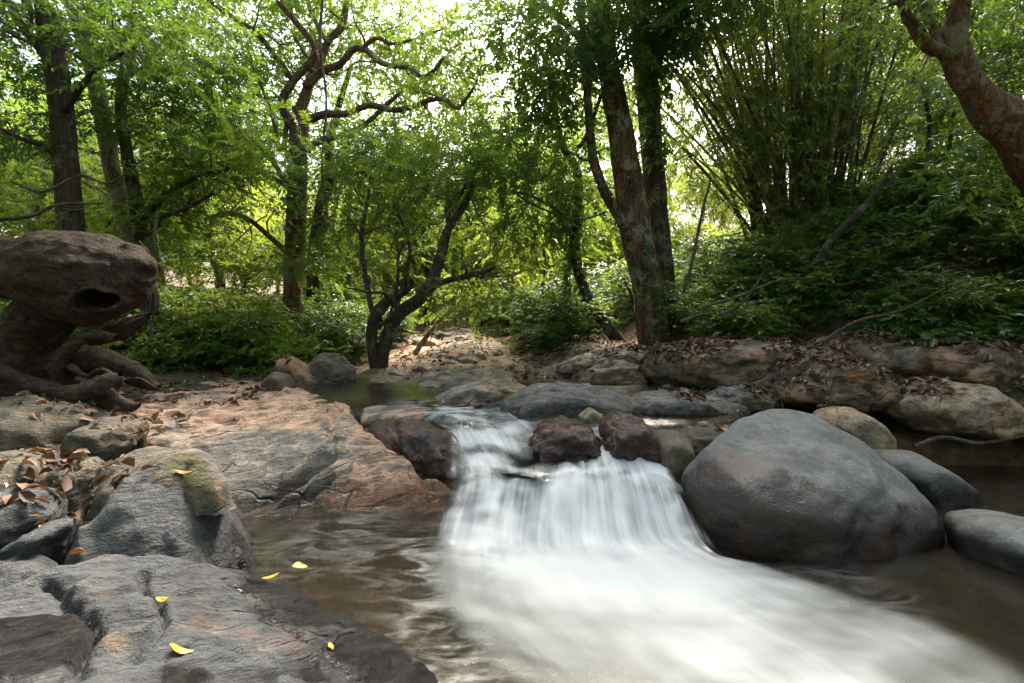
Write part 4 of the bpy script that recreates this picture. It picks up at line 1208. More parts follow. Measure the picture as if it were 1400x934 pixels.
# --- twin trunks on the right bank
d = 8.0
st = [px_path([(905, 490, 60), (893, 440, 46), (884, 390, 42), (872, 330, 40), (862, 270, 37), (852, 210, 34), (843, 150, 31), (832, 90, 28), (822, 30, 25), (812, -50, 18)], d),
      px_path([(872, 340, 20), (848, 300, 16), (828, 262, 14), (812, 220, 13), (805, 160, 12), (800, 90, 10), (795, 20, 9), (790, -50, 6)], d, d - .6),
      px_path([(832, 90, 13), (800, 60, 10), (760, 20, 8), (710, -20, 5)], d, d - .5)]
cl = ell([(780, 40, 70, 60, 7.8, .9, 22), (720, 20, 50, 40, 7.6, .8, 12), (840, -20, 90, 50, 8, 1, 16), (740, 120, 45, 40, 7.7, .7, 12), (830, 60, 40, 40, 7.5, .6, 6)], g0)
t_left = build_tree('tree', 'thick flaking trunk with pale bark patches, left of the close pair on the right bank', st, cl, M['bark_flake'], M['leaf_dark'], 'oval', .42, 15, .36, .55, seed=7, wob=.25)
d = 8.4
st = [px_path([(915, 480, 42), (910, 420, 34), (903, 350, 31), (897, 280, 30), (892, 210, 30), (886, 140, 31), (880, 85, 30), (876, 20, 22), (870, -60, 14)], d),
      px_path([(884, 110, 22), (900, 70, 18), (915, 40, 15), (928, 10, 14), (945, -30, 10)], d, d - .6)]
cl = ell([(940, 30, 50, 40, 8, .7, 10), (900, -20, 80, 50, 8.4, 1, 14), (980, -90, 120, 60, 7.5, 1.5, 26), (950, -65, 150, 70, 6.8, 1.2, 46), (860, -130, 120, 60, 7, 1.5, 20)], g0)  # high clusters out of view, added to shade the white water
t_right = build_tree('tree', 'straight dark trunk with a climber high up, right of the close pair', st, cl, M['bark_dark'], M['leaf_dark'], 'oval', .42, 14, .36, .5, seed=8)
# climbing plants with large leaves
def climber(name, label, spots, size, seed, leaf='leaf_dark', kind='broad', per=10, parent=None):
    g = np.random.default_rng(seed)
    fb = Bag(); sb = Bag()
    C = np.array([P(*s[:3]) for s in spots])
    base = C[0].copy()
    V, Fc = tube(C, np.full(len(C), .012), 6, wob=.2, seed=seed); sb.add(V, Fc)
    D = catmull(C, len(C) * 4)
    n = len(D) * per
    pos = np.repeat(D, per, 0) + g.normal(0, .13, (n, 3))
    di = g.normal(0, .5, (n, 3)) + np.array([0, -.5, -.5])
    stamp(fb, kind, pos, di, size * g.uniform(.6, 1.2, n), g.normal(.5, .15, n), g)
    root = empty(name, base); tag(root, label, 'plant')
    link('stem', sb.mesh('stem', origin=base), M['twig'], root)
    link('leaves', fb.mesh('leaves', origin=base, smooth_shade=False), M[leaf], root)
climber('climbing_plant', 'big leaved climber hanging on the upper dark trunk of the close pair', [(905, 200, 8.1), (890, 150, 8.0), (895, 100, 7.9), (890, 60, 7.9), (910, 40, 7.8), (940, 60, 7.6)], .36, 5, per=7)
climber('climbing_plant', 'leafy climber wrapped round the middle of the reddish crooked trunk', [(400, 330, 8.75), (402, 290, 8.75), (398, 250, 8.75), (408, 215, 8.75), (395, 205, 8.7)], .30, 6, 'leaf_mid', per=3)
climber('climbing_plant', 'dense dark climber covering a slim trunk left of the slender curved tree', [(785, 470, 8.6), (782, 420, 8.6), (778, 370, 8.6), (780, 320, 8.6), (778, 280, 8.6), (770, 240, 8.6)], .30, 7, per=8)
climber('climbing_plant', 'sparse climber on the flaking bark of the close pair of trunks', [(905, 430, 7.7), (890, 380, 7.7), (880, 330, 7.7)], .24, 8, per=3)

d = 8.6
st = [px_path([(852, 480, 22), (838, 455, 18), (815, 425, 16), (797, 390, 15), (786, 350, 14), (786, 310, 13), (791, 265, 13), (787, 230, 12), (770, 200, 11), (760, 165, 9), (756, 120, 8), (740, 70, 6), (710, 10, 4)], d),
      px_path([(778, 215, 7), (800, 190, 6), (815, 150, 5), (830, 110, 3)], d, d - .6),
      px_path([(787, 320, 5), (765, 290, 5), (730, 270, 4), (700, 262, 3)], d, d - .6)]
cl = ell([(735, 200, 60, 50, 8.3, .8, 22), (775, 260, 40, 50, 8.5, .7, 14), (730, 310, 50, 40, 8.4, .7, 14), (760, 130, 40, 40, 8.4, .7, 8), (700, 170, 30, 30, 8.4, .5, 4)], g0)
build_tree('slender_tree', 'slender curved tree bowing from the right bank over the far stream', st, cl, M['bark_dark'], M['leaf_mid'], 'oval', .40, 15, .34, .48, seed=9)

# --- gnarled tree at the right edge
d = 5.0
st = [px_path([(1585, 500, 130), (1560, 420, 110), (1500, 300, 90), (1440, 225, 78), (1395, 175, 62), (1355, 150, 46), (1330, 120, 36), (1312, 90, 31), (1303, 50, 28), (1312, 10, 26), (1325, -50, 20), (1350, -140, 14), (1365, -240, 7)], d),
      px_path([(1312, 92, 22), (1290, 72, 17), (1272, 65, 16), (1255, 48, 14), (1240, 20, 12), (1228, -20, 9), (1205, -100, 6), (1190, -170, 3)], d, d - .2),
      px_path([(1288, 70, 12), (1275, 40, 11), (1262, 0, 10), (1258, -40, 6), (1245, -120, 3)], d, d + .2)]
cl = ell([(1380, 30, 50, 50, 5.6, .4, 12), (1290, -50, 110, 40, 5, .8, 20), (1420, 90, 40, 50, 5.5, .3, 8), (1340, 225, 60, 25, 5.5, .3, 6), (1240, 60, 30, 50, 5.7, .3, 5)], g0)
build_tree('gnarled_tree', 'gnarled orange brown leaning tree entering from the right edge, forked above', st, cl, M['bark_orange'], M['leaf_dark'], 'oval', .34, 14, .30, .45, seed=10, wob=.3)

# --- bamboo clump
def bamboo():
    g = np.random.default_rng(50)
    cx, cy = P(1110, 300, 9)[0], 9.4
    z0 = float(ground(np.array([cx]), np.array([cy]))[0][0]) - .1
    base = np.array([cx, cy, z0])
    root = empty('bamboo_clump', base)
    tag(root, 'large clump of dark bamboo culms fanning up the right bank slope', 'bamboo')
    fb = Bag()
    for i in range(100):
        bx = g.normal(0, .42); by = g.normal(0, .4)
        lean = bx * .36 + g.normal(0, .11)
        if i < 16: lean = -g.uniform(.35, .85); bx = -abs(bx) - .3
        leany = by * .12 + g.normal(-.03, .10)
        L = g.uniform(6.0, 9.0) * (1 - .25 * min(1, abs(lean)))
        t = np.linspace(0, 1, 7)
        x = bx + lean * L * t * (.75 + .35 * t); y = by + leany * L * t * (.7 + .4 * t)
        z = L * t * np.cos(min(1.0, math.hypot(lean, leany)) * .75) - .9 * (abs(lean) + .35) * t ** 3 * (L / 7)
        pts = np.c_[x, y, z]
        r = g.uniform(.022, .040)
        V, Fc = tube(pts, r * (1 - .75 * t), 7, step=.28, wob=0)
        link('culm', mesh_np('culm', V, [Fc]), M['culm'], root)
        D = catmull(pts, 30)
        nl = 30
        ii = g.integers(8, 30, nl)
        pos = D[ii] + g.normal(0, .12, (nl, 3))
        di = g.normal(0, .6, (nl, 3)) + np.array([lean * .5, 0, -.25])
        stamp(fb, 'lance', pos, di, g.uniform(.32, .62, nl), g.normal(.5, .2, nl), g, .5)
    n = 2000
    pos = np.c_[g.normal(-.5, 1.5, n), g.normal(0, .9, n), g.uniform(.5, 5.0, n)]
    stamp(fb, 'lance', pos, g.normal(0, .6, (n, 3)) + np.array([0, 0, -.3]), g.uniform(.3, .6, n), g.normal(.55, .2, n), g, .5)
    link('foliage', fb.mesh('foliage', smooth_shade=False), M['leaf_bamboo'], root)
bamboo()

# --- background trees: a few kinds, copied
def bg_tree(name, label, h, seed, leaf, bark, tint, spray, group):
    g = np.random.default_rng(seed)
    t = np.linspace(0, 1, 6)
    lean = g.normal(0, .06, 2)
    trunk = np.c_[lean[0] * h * t + g.normal(0, .10, 6) * t, lean[1] * h * t + g.normal(0, .10, 6) * t, h * .8 * t - .3]
    st = [(trunk, np.linspace(.13, .03, 6) * h / 7)]
    for i in range(9):
        a = g.uniform(0, 2 * math.pi); z = g.uniform(.35, .95)
        p = np.array([np.interp(z, t, trunk[:, q]) for q in range(3)])
        L = h * .34 * (1.2 - .6 * z)
        e = p + np.array([math.cos(a) * L, math.sin(a) * L, L * g.uniform(.25, .7)])
        m = (p + e) / 2 + g.normal(0, .15, 3)
        st.append((np.array([p, m, e]), np.array([.045, .03, .012]) * h / 7))
    cl = []
    for i in range(75):
        pth = st[g.integers(1, len(st))][0]
        p = pth[0] + (pth[2] - pth[0]) * g.uniform(.4, 1.15)
        cl.append(p + g.normal(0, .075 * h, 3) * np.array([1, 1, .7]))
    cl += [np.array([g.normal(0, .12 * h), g.normal(0, .12 * h), g.uniform(.2, .6) * h]) for _ in range(18)]
    o = build_tree(name, label, st, cl, bark, leaf, spray, .62, 12, .50, tint, .16, seg=8, seed=seed, group=group)
    return o
kinds = [
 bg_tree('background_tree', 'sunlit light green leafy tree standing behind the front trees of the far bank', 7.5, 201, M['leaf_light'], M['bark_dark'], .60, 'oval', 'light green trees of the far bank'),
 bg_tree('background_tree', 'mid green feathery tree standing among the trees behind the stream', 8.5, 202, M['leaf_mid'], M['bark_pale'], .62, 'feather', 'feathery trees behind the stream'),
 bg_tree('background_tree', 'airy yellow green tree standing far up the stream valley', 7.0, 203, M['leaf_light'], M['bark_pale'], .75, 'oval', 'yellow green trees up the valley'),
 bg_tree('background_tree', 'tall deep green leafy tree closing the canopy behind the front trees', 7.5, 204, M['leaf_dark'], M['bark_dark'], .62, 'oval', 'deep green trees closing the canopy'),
]
spots = []
for px, dd, kd, s in [
    (40, 11, 1, .85), (130, 13, 0, .8), (230, 11.5, 1, .75), (300, 14, 2, .8), (345, 12, 0, .6), (470, 14, 0, .7), (540, 16, 2, .7), (570, 20, 2, .8),
    (-30, 14, 0, .9), (80, 17, 2, .9), (200, 18, 2, .8), (400, 18, 2, .8), (500, 22, 0, .8), (660, 17, 0, .62), (700, 14, 2, .55), (740, 20, 2, .75),
    (790, 15, 0, .6), (830, 19, 2, .6), (880, 14, 0, .5), (700, 26, 0, .9), (600, 30, 2, .9), (650, 36, 0, 1.0), (560, 32, 0, 1.0), (450, 28, 2, 1), (330, 26, 0, 1), (200, 28, 2, 1), (60, 26, 0, 1),
    (760, 30, 2, .9), (850, 26, 2, .7), (960, 15, 2, .45), (1010, 20, 2, .5), (1250, 12, 1, .6), (1330, 11, 0, .6), (1400, 12, 1, .75), (1470, 9.5, 1, .7), (1200, 16, 0, .6), (1300, 17, 2, .7), (620, 22, 2, .7), (-150, 10, 1, .9), (-100, 20, 0, 1),
    (520, 24, 2, .8), (545, 26, 0, .7), (590, 36, 2, .7), (625, 42, 0, .8), (655, 28, 2, .6), (680, 22, 0, .55), (720, 34, 2, .8), (770, 24, 0, .7), (800, 36, 2, .9), (480, 34, 0, .9), (380, 34, 2, 1), (420, 24, 0, .8), (260, 20, 2, .8), (150, 22, 0, .9),
    (-1180, 3.0, 0, 1.3), (2750, 3.0, 1, 1.4)]:
    x, y = (px - CX) / F * dd, dd
    spots.append((x, y, kd, s))
for px, dd, kd, s in [(1040, 18, 3, .8), (585, 17, 3, .95), (745, 18, 1, 1.1), (650, 21, 3, 1.2), (300, 19, 3, 1.3), (1130, 17, 3, 1.15), (480, 22, 3, 1.35), (690, 24, 3, 1.1), (60, 16, 3, 1.2), (1260, 15, 3, 1.1), (850, 24, 1, 1.5)]:
    spots.append(((px - CX) / F * dd, dd, kd, s))
for x, y, kd, s in [(-6.0, -4.0, 1, 1.5), (5.6, -4.5, 0, 1.5), (-.5, -6.5, 1, 1.6), (2.0, -5.6, 1, 1.65), (-2.2, -5.8, 0, 1.6), (-9.5, 1.5, 0, 1.4), (8.5, -6, 0, 1.6), (-8.5, -7, 1, 1.7), (3, -10, 1, 1.7), (-4, -12, 0, 1.7)]:  # unseen trees added around the camera to shade the foreground
    spots.append((x, y, kd, s))
used = set()
for i, (x, y, kd, s) in enumerate(spots):
    o = kinds[kd] if kd not in used else copy_tree(kinds[kd])
    used.add(kd)
    z = float(ground(np.array([x]), np.array([y]))[0][0])
    o.location = (x, y, z - .05)
    o.rotation_euler = (0, 0, (i * 2.399) % 6.283)
    o.scale = (s, s, s * random.uniform(.9, 1.1))

for name, label, pp, d_, ells, bark, leaf in [
    ('sapling', 'thin pale straight trunk between the reddish crooked tree and the dark forked tree', [(480, 470, 9), (479, 400, 8), (476, 330, 7), (478, 250, 5), (470, 180, 3)], 12.0, [(475, 240, 40, 50, 12, .6, 8)], 'bark_pale', 'leaf_mid'),
    ('sapling', 'slim upright sapling in bright light, middle of the three right of the far stream', [(700, 450, 6), (702, 400, 5), (697, 340, 4), (700, 270, 3)], 10.5, [(700, 290, 40, 40, 10.5, .6, 8), (690, 370, 30, 30, 10.3, .4, 4)], 'bark_pale', 'leaf_light'),
    ('sapling', 'slim curved sapling left of the vine covered trunk in bright light', [(742, 470, 6), (738, 420, 5), (745, 360, 4), (735, 300, 3)], 10.0, [(735, 320, 40, 40, 10, .6, 8), (750, 380, 25, 25, 10, .4, 4)], 'bark_dark', 'leaf_light'),
    ('sapling', 'slanting pale stem leaning over the far stream beside the dark forked tree', [(556, 500, 8), (580, 465, 7), (600, 440, 5), (625, 420, 4), (650, 408, 3)], 8.5, [(630, 410, 35, 15, 8.4, .4, 5)], 'bark_pale', 'leaf_light'),
    ('sapling', 'thin dark stem behind the right slope shrubs, left of a pair', [(1268, 300, 8), (1266, 240, 7), (1272, 180, 6), (1262, 120, 4)], 8.0, [(1265, 140, 40, 40, 8, .5, 8)], 'bark_dark', 'leaf_dark'),
    ('sapling', 'thin dark stem behind the right slope shrubs, right of a pair', [(1292, 300, 7), (1296, 240, 6), (1300, 180, 5), (1310, 110, 4)], 8.2, [(1310, 140, 40, 40, 8.2, .5, 8), (1330, 200, 40, 30, 8, .5, 6)], 'bark_dark', 'leaf_mid')]:
    build_tree(name, label, [px_path(pp, d_)], ell(ells, g0), M[bark], M[leaf], 'oval', .42, 13, .32, .5, seed=int(pp[0][0]))

# --- low ground cover of leaves on the forest floor
def cover(label, n, xr_, yr_, mat, seed, size, tint, kind='oval6', mintr=.5, hgt=.25):
    g = np.random.default_rng(seed)
    x = g.uniform(*xr_, n); y = yr_[0] + (yr_[1] - yr_[0]) * g.uniform(0, 1, n) ** 1.3
    gz, sd = ground(x, y)
    ns = fbm(np.c_[x * .8, y * .8, x * 0], 3, seed)
    k_ = (sd > mintr) & (ns > -.25)
    x, y, gz, n = x[k_], y[k_], gz[k_], int(k_.sum())
    b = Bag()
    a = g.uniform(0, 6.283, n)
    di = np.c_[np.cos(a), np.sin(a), g.uniform(-.1, .8, n)]
    stamp(b, kind, np.c_[x, y, gz + g.uniform(.02, hgt, n)], di, size * g.uniform(.6, 1.3, n), g.normal(tint, .16, n), g, .35)
    o = link('ground_cover', b.mesh('ground_cover', smooth_shade=False), M[mat])
    tag(o, label, 'ground cover', kind='stuff')
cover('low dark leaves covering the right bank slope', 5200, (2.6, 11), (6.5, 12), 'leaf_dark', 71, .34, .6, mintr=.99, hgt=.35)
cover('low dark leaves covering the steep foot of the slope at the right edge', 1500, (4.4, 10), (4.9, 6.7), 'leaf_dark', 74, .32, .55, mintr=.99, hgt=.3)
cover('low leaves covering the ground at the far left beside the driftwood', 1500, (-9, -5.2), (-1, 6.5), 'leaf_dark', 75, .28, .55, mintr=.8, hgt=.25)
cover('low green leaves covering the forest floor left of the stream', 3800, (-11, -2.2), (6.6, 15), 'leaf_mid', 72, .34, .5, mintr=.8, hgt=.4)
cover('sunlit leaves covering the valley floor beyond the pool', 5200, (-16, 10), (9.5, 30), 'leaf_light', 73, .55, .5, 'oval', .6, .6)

# --- shrubs of the undergrowth
def shrub(name, label, h, seed, leaf, spray, size, tint, group, n=150, stems=9):
    g = np.random.default_rng(seed)
    root = empty(name); tag(root, label, 'shrub', group)
    sb, fb = Bag(), Bag()
    ends = []
    for i in range(stems):
        a = g.uniform(0, 6.283); L = h * g.uniform(.6, 1.0); sp = g.uniform(.15, .65)
        e = np.array([math.cos(a) * L * sp, math.sin(a) * L * sp, L])
        m = e * .5 + np.array([0, 0, .12 * L]) + g.normal(0, .05, 3)
        V, Fc = tube(np.array([[0, 0, -.1], m, e]) , np.array([.010, .007, .003]), 5, step=.15, wob=0)
        sb.add(V, Fc); ends.append(np.array([[0, 0, 0], m, e]))
    pos, di = [], []
    for i in range(n):
        q = ends[g.integers(0, stems)]
        t = g.uniform(.12, 1.0)
        p = (q[0] * (1 - t) ** 2 + 2 * q[1] * t * (1 - t) + q[2] * t * t)
        a = g.uniform(0, 6.283)
        dv = np.array([math.cos(a), math.sin(a), g.uniform(-.3, .5)])
        pos.append(p + dv * g.uniform(0, .22) * h * .5); di.append(dv)
    stamp(fb, spray, np.array(pos), np.array(di), size * g.uniform(.6, 1.2, n), g.normal(tint, .15, n), g, .35)
    link('stem', sb.mesh('stem'), M['twig'], root)
    link('foliage', fb.mesh('foliage', smooth_shade=False), leaf, root)
    return root
SH = [
 shrub('shrub', 'dark leafy shrub in the thick undergrowth on the right bank slope', 1.0, 301, M['leaf_dark'], 'oval6', .34, .55, 'dark shrubs on the right bank slope', 170),
 shrub('shrub', 'loose feathery shrub among the dark undergrowth on the right bank slope', .9, 302, M['leaf_dark'], 'feather', .36, .65, 'feathery shrubs on the right bank slope', 150),
 shrub('shrub', 'mid green bush at the forest edge behind the tan slab', 1.1, 303, M['leaf_mid'], 'oval6', .34, .50, 'bushes behind the tan slab', 170),
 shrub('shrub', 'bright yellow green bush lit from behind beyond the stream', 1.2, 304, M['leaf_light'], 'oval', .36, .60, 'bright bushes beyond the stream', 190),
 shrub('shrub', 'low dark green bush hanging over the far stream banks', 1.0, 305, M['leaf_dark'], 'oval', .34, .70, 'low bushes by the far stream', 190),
 shrub('shrub', 'narrow leaved dry green shrub on the right bank slope', 1.0, 306, M['leaf_bamboo'], 'lance', .40, .55, 'narrow leaved shrubs on the right bank slope', 150),
 shrub('shrub', 'fresh green shrub catching light on the right bank slope', .9, 307, M['leaf_mid'], 'oval6', .30, .55, 'fresh green shrubs on the right bank slope', 150),
]
shr = []
gs = np.random.default_rng(400)
# right slope
for i in range(84):
    d_ = gs.uniform(5.3, 9.2); px = gs.uniform(950, 1450)
    shr.append(((px - CX) / F * d_, d_, (0, 1, 5, 6)[gs.integers(0, 4)], gs.uniform(.55, .95)))
# left forest edge
for i in range(46):
    d_ = gs.uniform(7.0, 12.0); px = gs.uniform(-40, 390)
    shr.append(((px - CX) / F * d_, d_, 2 if gs.random() < .7 else 3, gs.uniform(.65, 1.2)))
# behind centre
for i in range(26):
    d_ = gs.uniform(9, 18); px = gs.uniform(420, 560)
    shr.append(((px - CX) / F * d_, d_, 4 if d_ < 13 else 3, gs.uniform(.7, 1.3)))
for i in range(34):
    d_ = gs.uniform(8.5, 19); px = gs.uniform(690, 960)
    shr.append(((px - CX) / F * d_, d_, 4 if d_ < 12 else 3, gs.uniform(.7, 1.3)))
for px, d_, s_ in [(435, 8.6, .9), (460, 9.4, 1.0), (485, 8.2, .8), (500, 9.8, 1.0), (455, 10.6, 1.2), (545, 9.0, .6), (420, 9.6, 1.0), (712, 8.2, .7), (735, 8.8, .9), (765, 8.0, .75), (800, 8.6, .8), (745, 7.6, .5), (690, 10, .7), (548, 10.5, .7)]:
    shr.append(((px - CX) / F * d_, d_, 4, s_ * 1.001))
for px, d_, s_ in [(560, 13, .8), (585, 18, 1.1), (610, 24, 1.3), (640, 22, 1.2), (668, 17, 1.0), (690, 14, .9), (545, 16, 1.0), (625, 30, 1.8), (655, 28, 1.6), (590, 27, 1.6), (705, 19, 1.2)]:
    shr.append(((px - CX) / F * d_, d_, 3, s_))
used = set()
for i, (x, y, kd, s) in enumerate(shr):
    gz, sd = ground(np.array([x]), np.array([y]))
    if sd[0] < .25 and y < 15: continue
    if kd in (0, 1, 5, 6) and (y < 6.3 - .65 * max(0, x - 3.6)): continue
    o = SH[kd] if kd not in used else copy_tree(SH[kd])
    used.add(kd)
    o.location = (x, y, float(gz[0]) - .03)
    o.rotation_euler = (random.uniform(-.12, .12), random.uniform(-.12, .12), (i * 2.399) % 6.283)
    o.scale = (s * 1.15, s * 1.15, s)

# ------------------------------------------------------------------ driftwood trunk with hollow
def organic(tubes, voxel, disp, seed, dents=(), smooth_n=2):
    bm = Bag()
    for pts, rad in tubes:
        V, Fc = tube(pts, rad, 14, wob=.12, seed=seed)
        k_ = len(V)
        c0, c1 = V[:14].mean(0), V[-14:].mean(0)
        V = np.vstack([V, c0, c1])
        i = np.arange(14)
        T = np.vstack([np.stack([i * 0 + k_, (i + 1) % 14, i], -1), np.stack([i * 0 + k_ + 1, k_ - 14 + i, k_ - 14 + (i + 1) % 14], -1)])
        bm.add(V, Fc); bm.T.append(T + bm.n - len(V))
    me = bm.mesh('tmp')
    o = bpy.data.objects.new('tmp', me); COL.objects.link(o)
    md = o.modifiers.new('r', 'REMESH'); md.mode = 'VOXEL'; md.voxel_size = voxel
    ms = o.modifiers.new('s', 'SMOOTH'); ms.iterations = smooth_n * 4; ms.factor = .5
    dg = bpy.context.evaluated_depsgraph_get()
    ev = o.evaluated_get(dg); m2 = ev.to_mesh()
    V = np.zeros(len(m2.vertices) * 3); m2.vertices.foreach_get('co', V); V = V.reshape(-1, 3)
    N = np.zeros(len(m2.vertices) * 3); m2.vertices.foreach_get('normal', N); N = N.reshape(-1, 3)
    Fq = [list(p.vertices) for p in m2.polygons]
    Q = np.array([f for f in Fq if len(f) == 4]).reshape(-1, 4); T = np.array([f for f in Fq if len(f) == 3]).reshape(-1, 3)
    ev.to_mesh_clear()
    bpy.data.objects.remove(o); bpy.data.meshes.remove(me)
    nz = fbm(V * np.array([2.2, 2.2, 3.2]), 5, seed) * disp + ridged(V * np.array([3, 4, 5.5]), 5, seed + 9) * disp * .9 + np.maximum(fbm(V * 6.5, 2, seed + 12), 0) * .025
    V = V + N * nz[:, None]
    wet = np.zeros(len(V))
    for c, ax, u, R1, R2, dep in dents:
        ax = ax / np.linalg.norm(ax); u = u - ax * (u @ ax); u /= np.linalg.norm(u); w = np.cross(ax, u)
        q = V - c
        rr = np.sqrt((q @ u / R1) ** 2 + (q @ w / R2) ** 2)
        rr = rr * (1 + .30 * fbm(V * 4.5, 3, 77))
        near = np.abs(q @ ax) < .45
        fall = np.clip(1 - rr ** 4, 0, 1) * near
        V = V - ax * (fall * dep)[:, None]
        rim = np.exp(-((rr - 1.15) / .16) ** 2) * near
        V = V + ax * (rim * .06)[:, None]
        wet = np.maximum(wet, fall ** .5)  # mask follows the hollow and carries its painted shade
    return V, Q, T, wet

d = 4.7
tubes = [px_path([(-140, 352, 80), (-40, 362, 78), (15, 368, 82), (65, 372, 108), (110, 378, 124), (150, 378, 108), (180, 372, 72), (196, 368, 36)], d, d - .1),
         px_path([(70, 392, 86), (110, 408, 78), (140, 412, 60), (165, 398, 46)], d - .1, d - .2),
         px_path([(110, 350, 60), (150, 345, 44), (178, 352, 36), (196, 372, 28)], d - .05, d - .1),
         px_path([(82, 402, 70), (52, 432, 66), (38, 470, 76), (42, 505, 82), (50, 540, 84), (40, 590, 90)], d, d + .1)]
cH = P(114, 420, d - .55)
V, Q, T, wet = organic(tubes, .018, .026, 5, dents=[(cH, np.array([.35, -1, -.35]), np.array([1, .2, .06]), .165, .085, .28)])
base = np.array([V[:, 0].mean(), V[:, 1].mean(), V[:, 2].min()])
root = empty('driftwood_trunk', base); tag(root, 'massive weathered brown driftwood trunk with a dark oval knot hole at the left edge', 'driftwood')
fs = [f for f in (Q, T) if len(f)]
link('trunk', mesh_np('trunk', V - base, fs, {'wet': wet}), M['driftwood'], root)
for pp, dd in [([(70, 545, 16), (76, 520, 16), (86, 492, 17), (108, 468, 17), (128, 458, 16), (160, 462, 14)], d - .35),
               ([(120, 462, 26), (150, 458, 32), (178, 448, 28), (202, 432, 12)], d + .1),
               ([(-40, 505, 32), (0, 508, 32), (60, 532, 32), (105, 542, 36), (140, 530, 40), (158, 518, 30), (164, 512, 10)], d - .5),
               ([(150, 534, 12), (165, 548, 16), (182, 556, 18), (192, 552, 6)], d - .6),
               ([(135, 560, 36), (140, 545, 34), (148, 530, 24)], d - .45),
               ([(95, 500, 12), (118, 515, 10), (140, 505, 8), (166, 520, 6), (182, 516, 3)], d - .4),
               ([(165, 520, 7), (190, 518, 6), (212, 530, 4), (232, 534, 2)], d - .3),
               ([(150, 446, 7), (175, 436, 6), (203, 428, 4)], d - .3),
               ([(190, 330, 5), (205, 350, 5), (212, 372, 4), (206, 400, 4), (200, 450, 3)], d + .3),
               ([(100, 500, 50), (125, 490, 54), (150, 498, 46), (190, 515, 40), (215, 530, 20)], d + .25)]:
    pts, rad = px_path(pp, dd)
    rad = rad * .72
    V, Fc = tube(pts, rad, 14, wob=.5, seed=int(pp[0][0]) + 50)
    link('root', mesh_np('root', V - base, [Fc]), M['driftwood'], root)

# ------------------------------------------------------------------ surfaces for resting things
def bvh(parts):
    Vs, Fs, n = [], [], 0
    for V, Fc in parts:
        Vs.append(V); Fs += (Fc + n).tolist(); n += len(V)
    return BVHTree.FromPolygons(np.vstack(Vs).tolist(), Fs)
TREE = bvh(SOLID)
def hit_px(px, py):
    o_ = Vector((0, 0, CAM_H)); dv = Vector(P(px, py, 1.0)) - o_
    r = TREE.ray_cast(o_, dv.normalized())
    return r[0], r[1]

# ------------------------------------------------------------------ leaf litter
def litter(name, regions, seed, mat, size=(.03, .115)):
    g = np.random.default_rng(seed)
    LV, LT = leaf_unit(.55, .35, six=True)
    b = Bag()
    for x0, x1, y0, y1, n, lim in regions:
        for _ in range(n):
            x, y = g.uniform(x0, x1), g.uniform(y0, y1)
            h = TREE.ray_cast(Vector((x, y, 6)), Vector((0, 0, -1)))
            if h[0] is None: continue
            p, nn = np.array(h[0]), np.array(h[1])
            if nn[2] < .3 or p[2] < lim: continue
            if pnoise(np.array([[x * 1.7, y * 1.7, seed]]), 3)[0] < -.12: continue
            nn = nn + g.normal(0, .17, 3); nn /= np.linalg.norm(nn)
            a = g.normal(0, 1, 3); xa = np.cross(a, nn); xa /= np.linalg.norm(xa); ya = np.cross(nn, xa)
            s = g.uniform(*size)
            LVc = LV.copy(); LVc[:, 2] += (LVc[:, 0] - .5) ** 2 * g.uniform(-.5, .7) + abs(LVc[:, 1]) * g.uniform(-.3, .6); LVc[:, 1] *= g.uniform(.55, 1.15)
            V = (LVc * s) @ np.stack([xa, ya, nn], 0) + p + np.array([0, 0, .008 + g.uniform(0, .02)])
            b.add(V, LT, np.full(len(V), np.clip(g.normal(.48, .33), 0, 1)))
    o = link(name, b.mesh(name), mat)
    return tag(o, kind='stuff')
o = litter('leaf_litter', [(-3.0, -1.75, 2.2, 3.2, 520, .2), (-4.5, -2.6, 3.0, 5.2, 420, .3), (-4.8, -2.6, 4.5, 8, 700, .45), (1.5, 7.0, 4.3, 7.0, 7500, .5), (0.0, 3.5, 5.5, 9, 1900, .5), (-3, 0, 6.6, 14, 1500, .55), (-7, -3, 5, 10, 700, .4)], 900, M['leaf_dead'])
tag(o, 'dry brown fallen leaves scattered over both banks', 'leaf litter')

# single bright leaves
def one_leaf(px, py, length, ang, mat, label, water=None, w=.5):
    if water is not None:
        p = PZ(px, py, water); nn = np.array([0, 0, 1.])
    else:
        h, nr = hit_px(px, py)
        if h is None: return
        p, nn = np.array(h), np.array(nr)
    xa = np.array([math.cos(ang), math.sin(ang), 0]); xa -= nn * (xa @ nn); xa /= np.linalg.norm(xa); ya = np.cross(nn, xa)
    n = 9
    t = np.linspace(0, 1, n)
    hw = w * .5 * np.sin(np.pi * t ** .8) ** .9
    rowsV = []
    for s in (-1, -.5, 0, .5, 1):
        rowsV.append(np.c_[t - .5, hw * s, abs(s) * hw * .35 + (t - .5) ** 2 * .5])
    V = np.vstack(rowsV)
    V[:, 1] += .10 * np.sin(V[:, 0] * 3 + ang * 5)
    V[:, 2] += .10 * np.sin(V[:, 0] * 4 + ang * 9) + V[:, 1] * .25 * math.sin(ang * 7)
    V = V * length * .9
    V = V @ np.stack([xa, ya, nn], 0)
    Fc = grid_mesh(V, n, 5)
    o = link('fallen_leaf', mesh_np('fallen_leaf', V, [Fc], {'tint': np.full(len(V), random.random())}), mat)
    o.location = p + nn * .012
    tag(o, label, 'leaf')
    md = o.modifiers.new('thickness', 'SOLIDIFY'); md.thickness = .0012
one_leaf(370, 793, .085, .6, M['leaf_yellow'], 'pale yellow leaf floating on the dark pool, nearer the rock edge', .02, .7)
one_leaf(410, 780, .085, .3, M['leaf_yellow'], 'bright yellow leaf floating on the dark pool, farther from the rock edge', .02, .6)
one_leaf(242, 893, .085, .5, M['leaf_yellow'], 'long yellow leaf lying on the bottom left slab', None, .34)
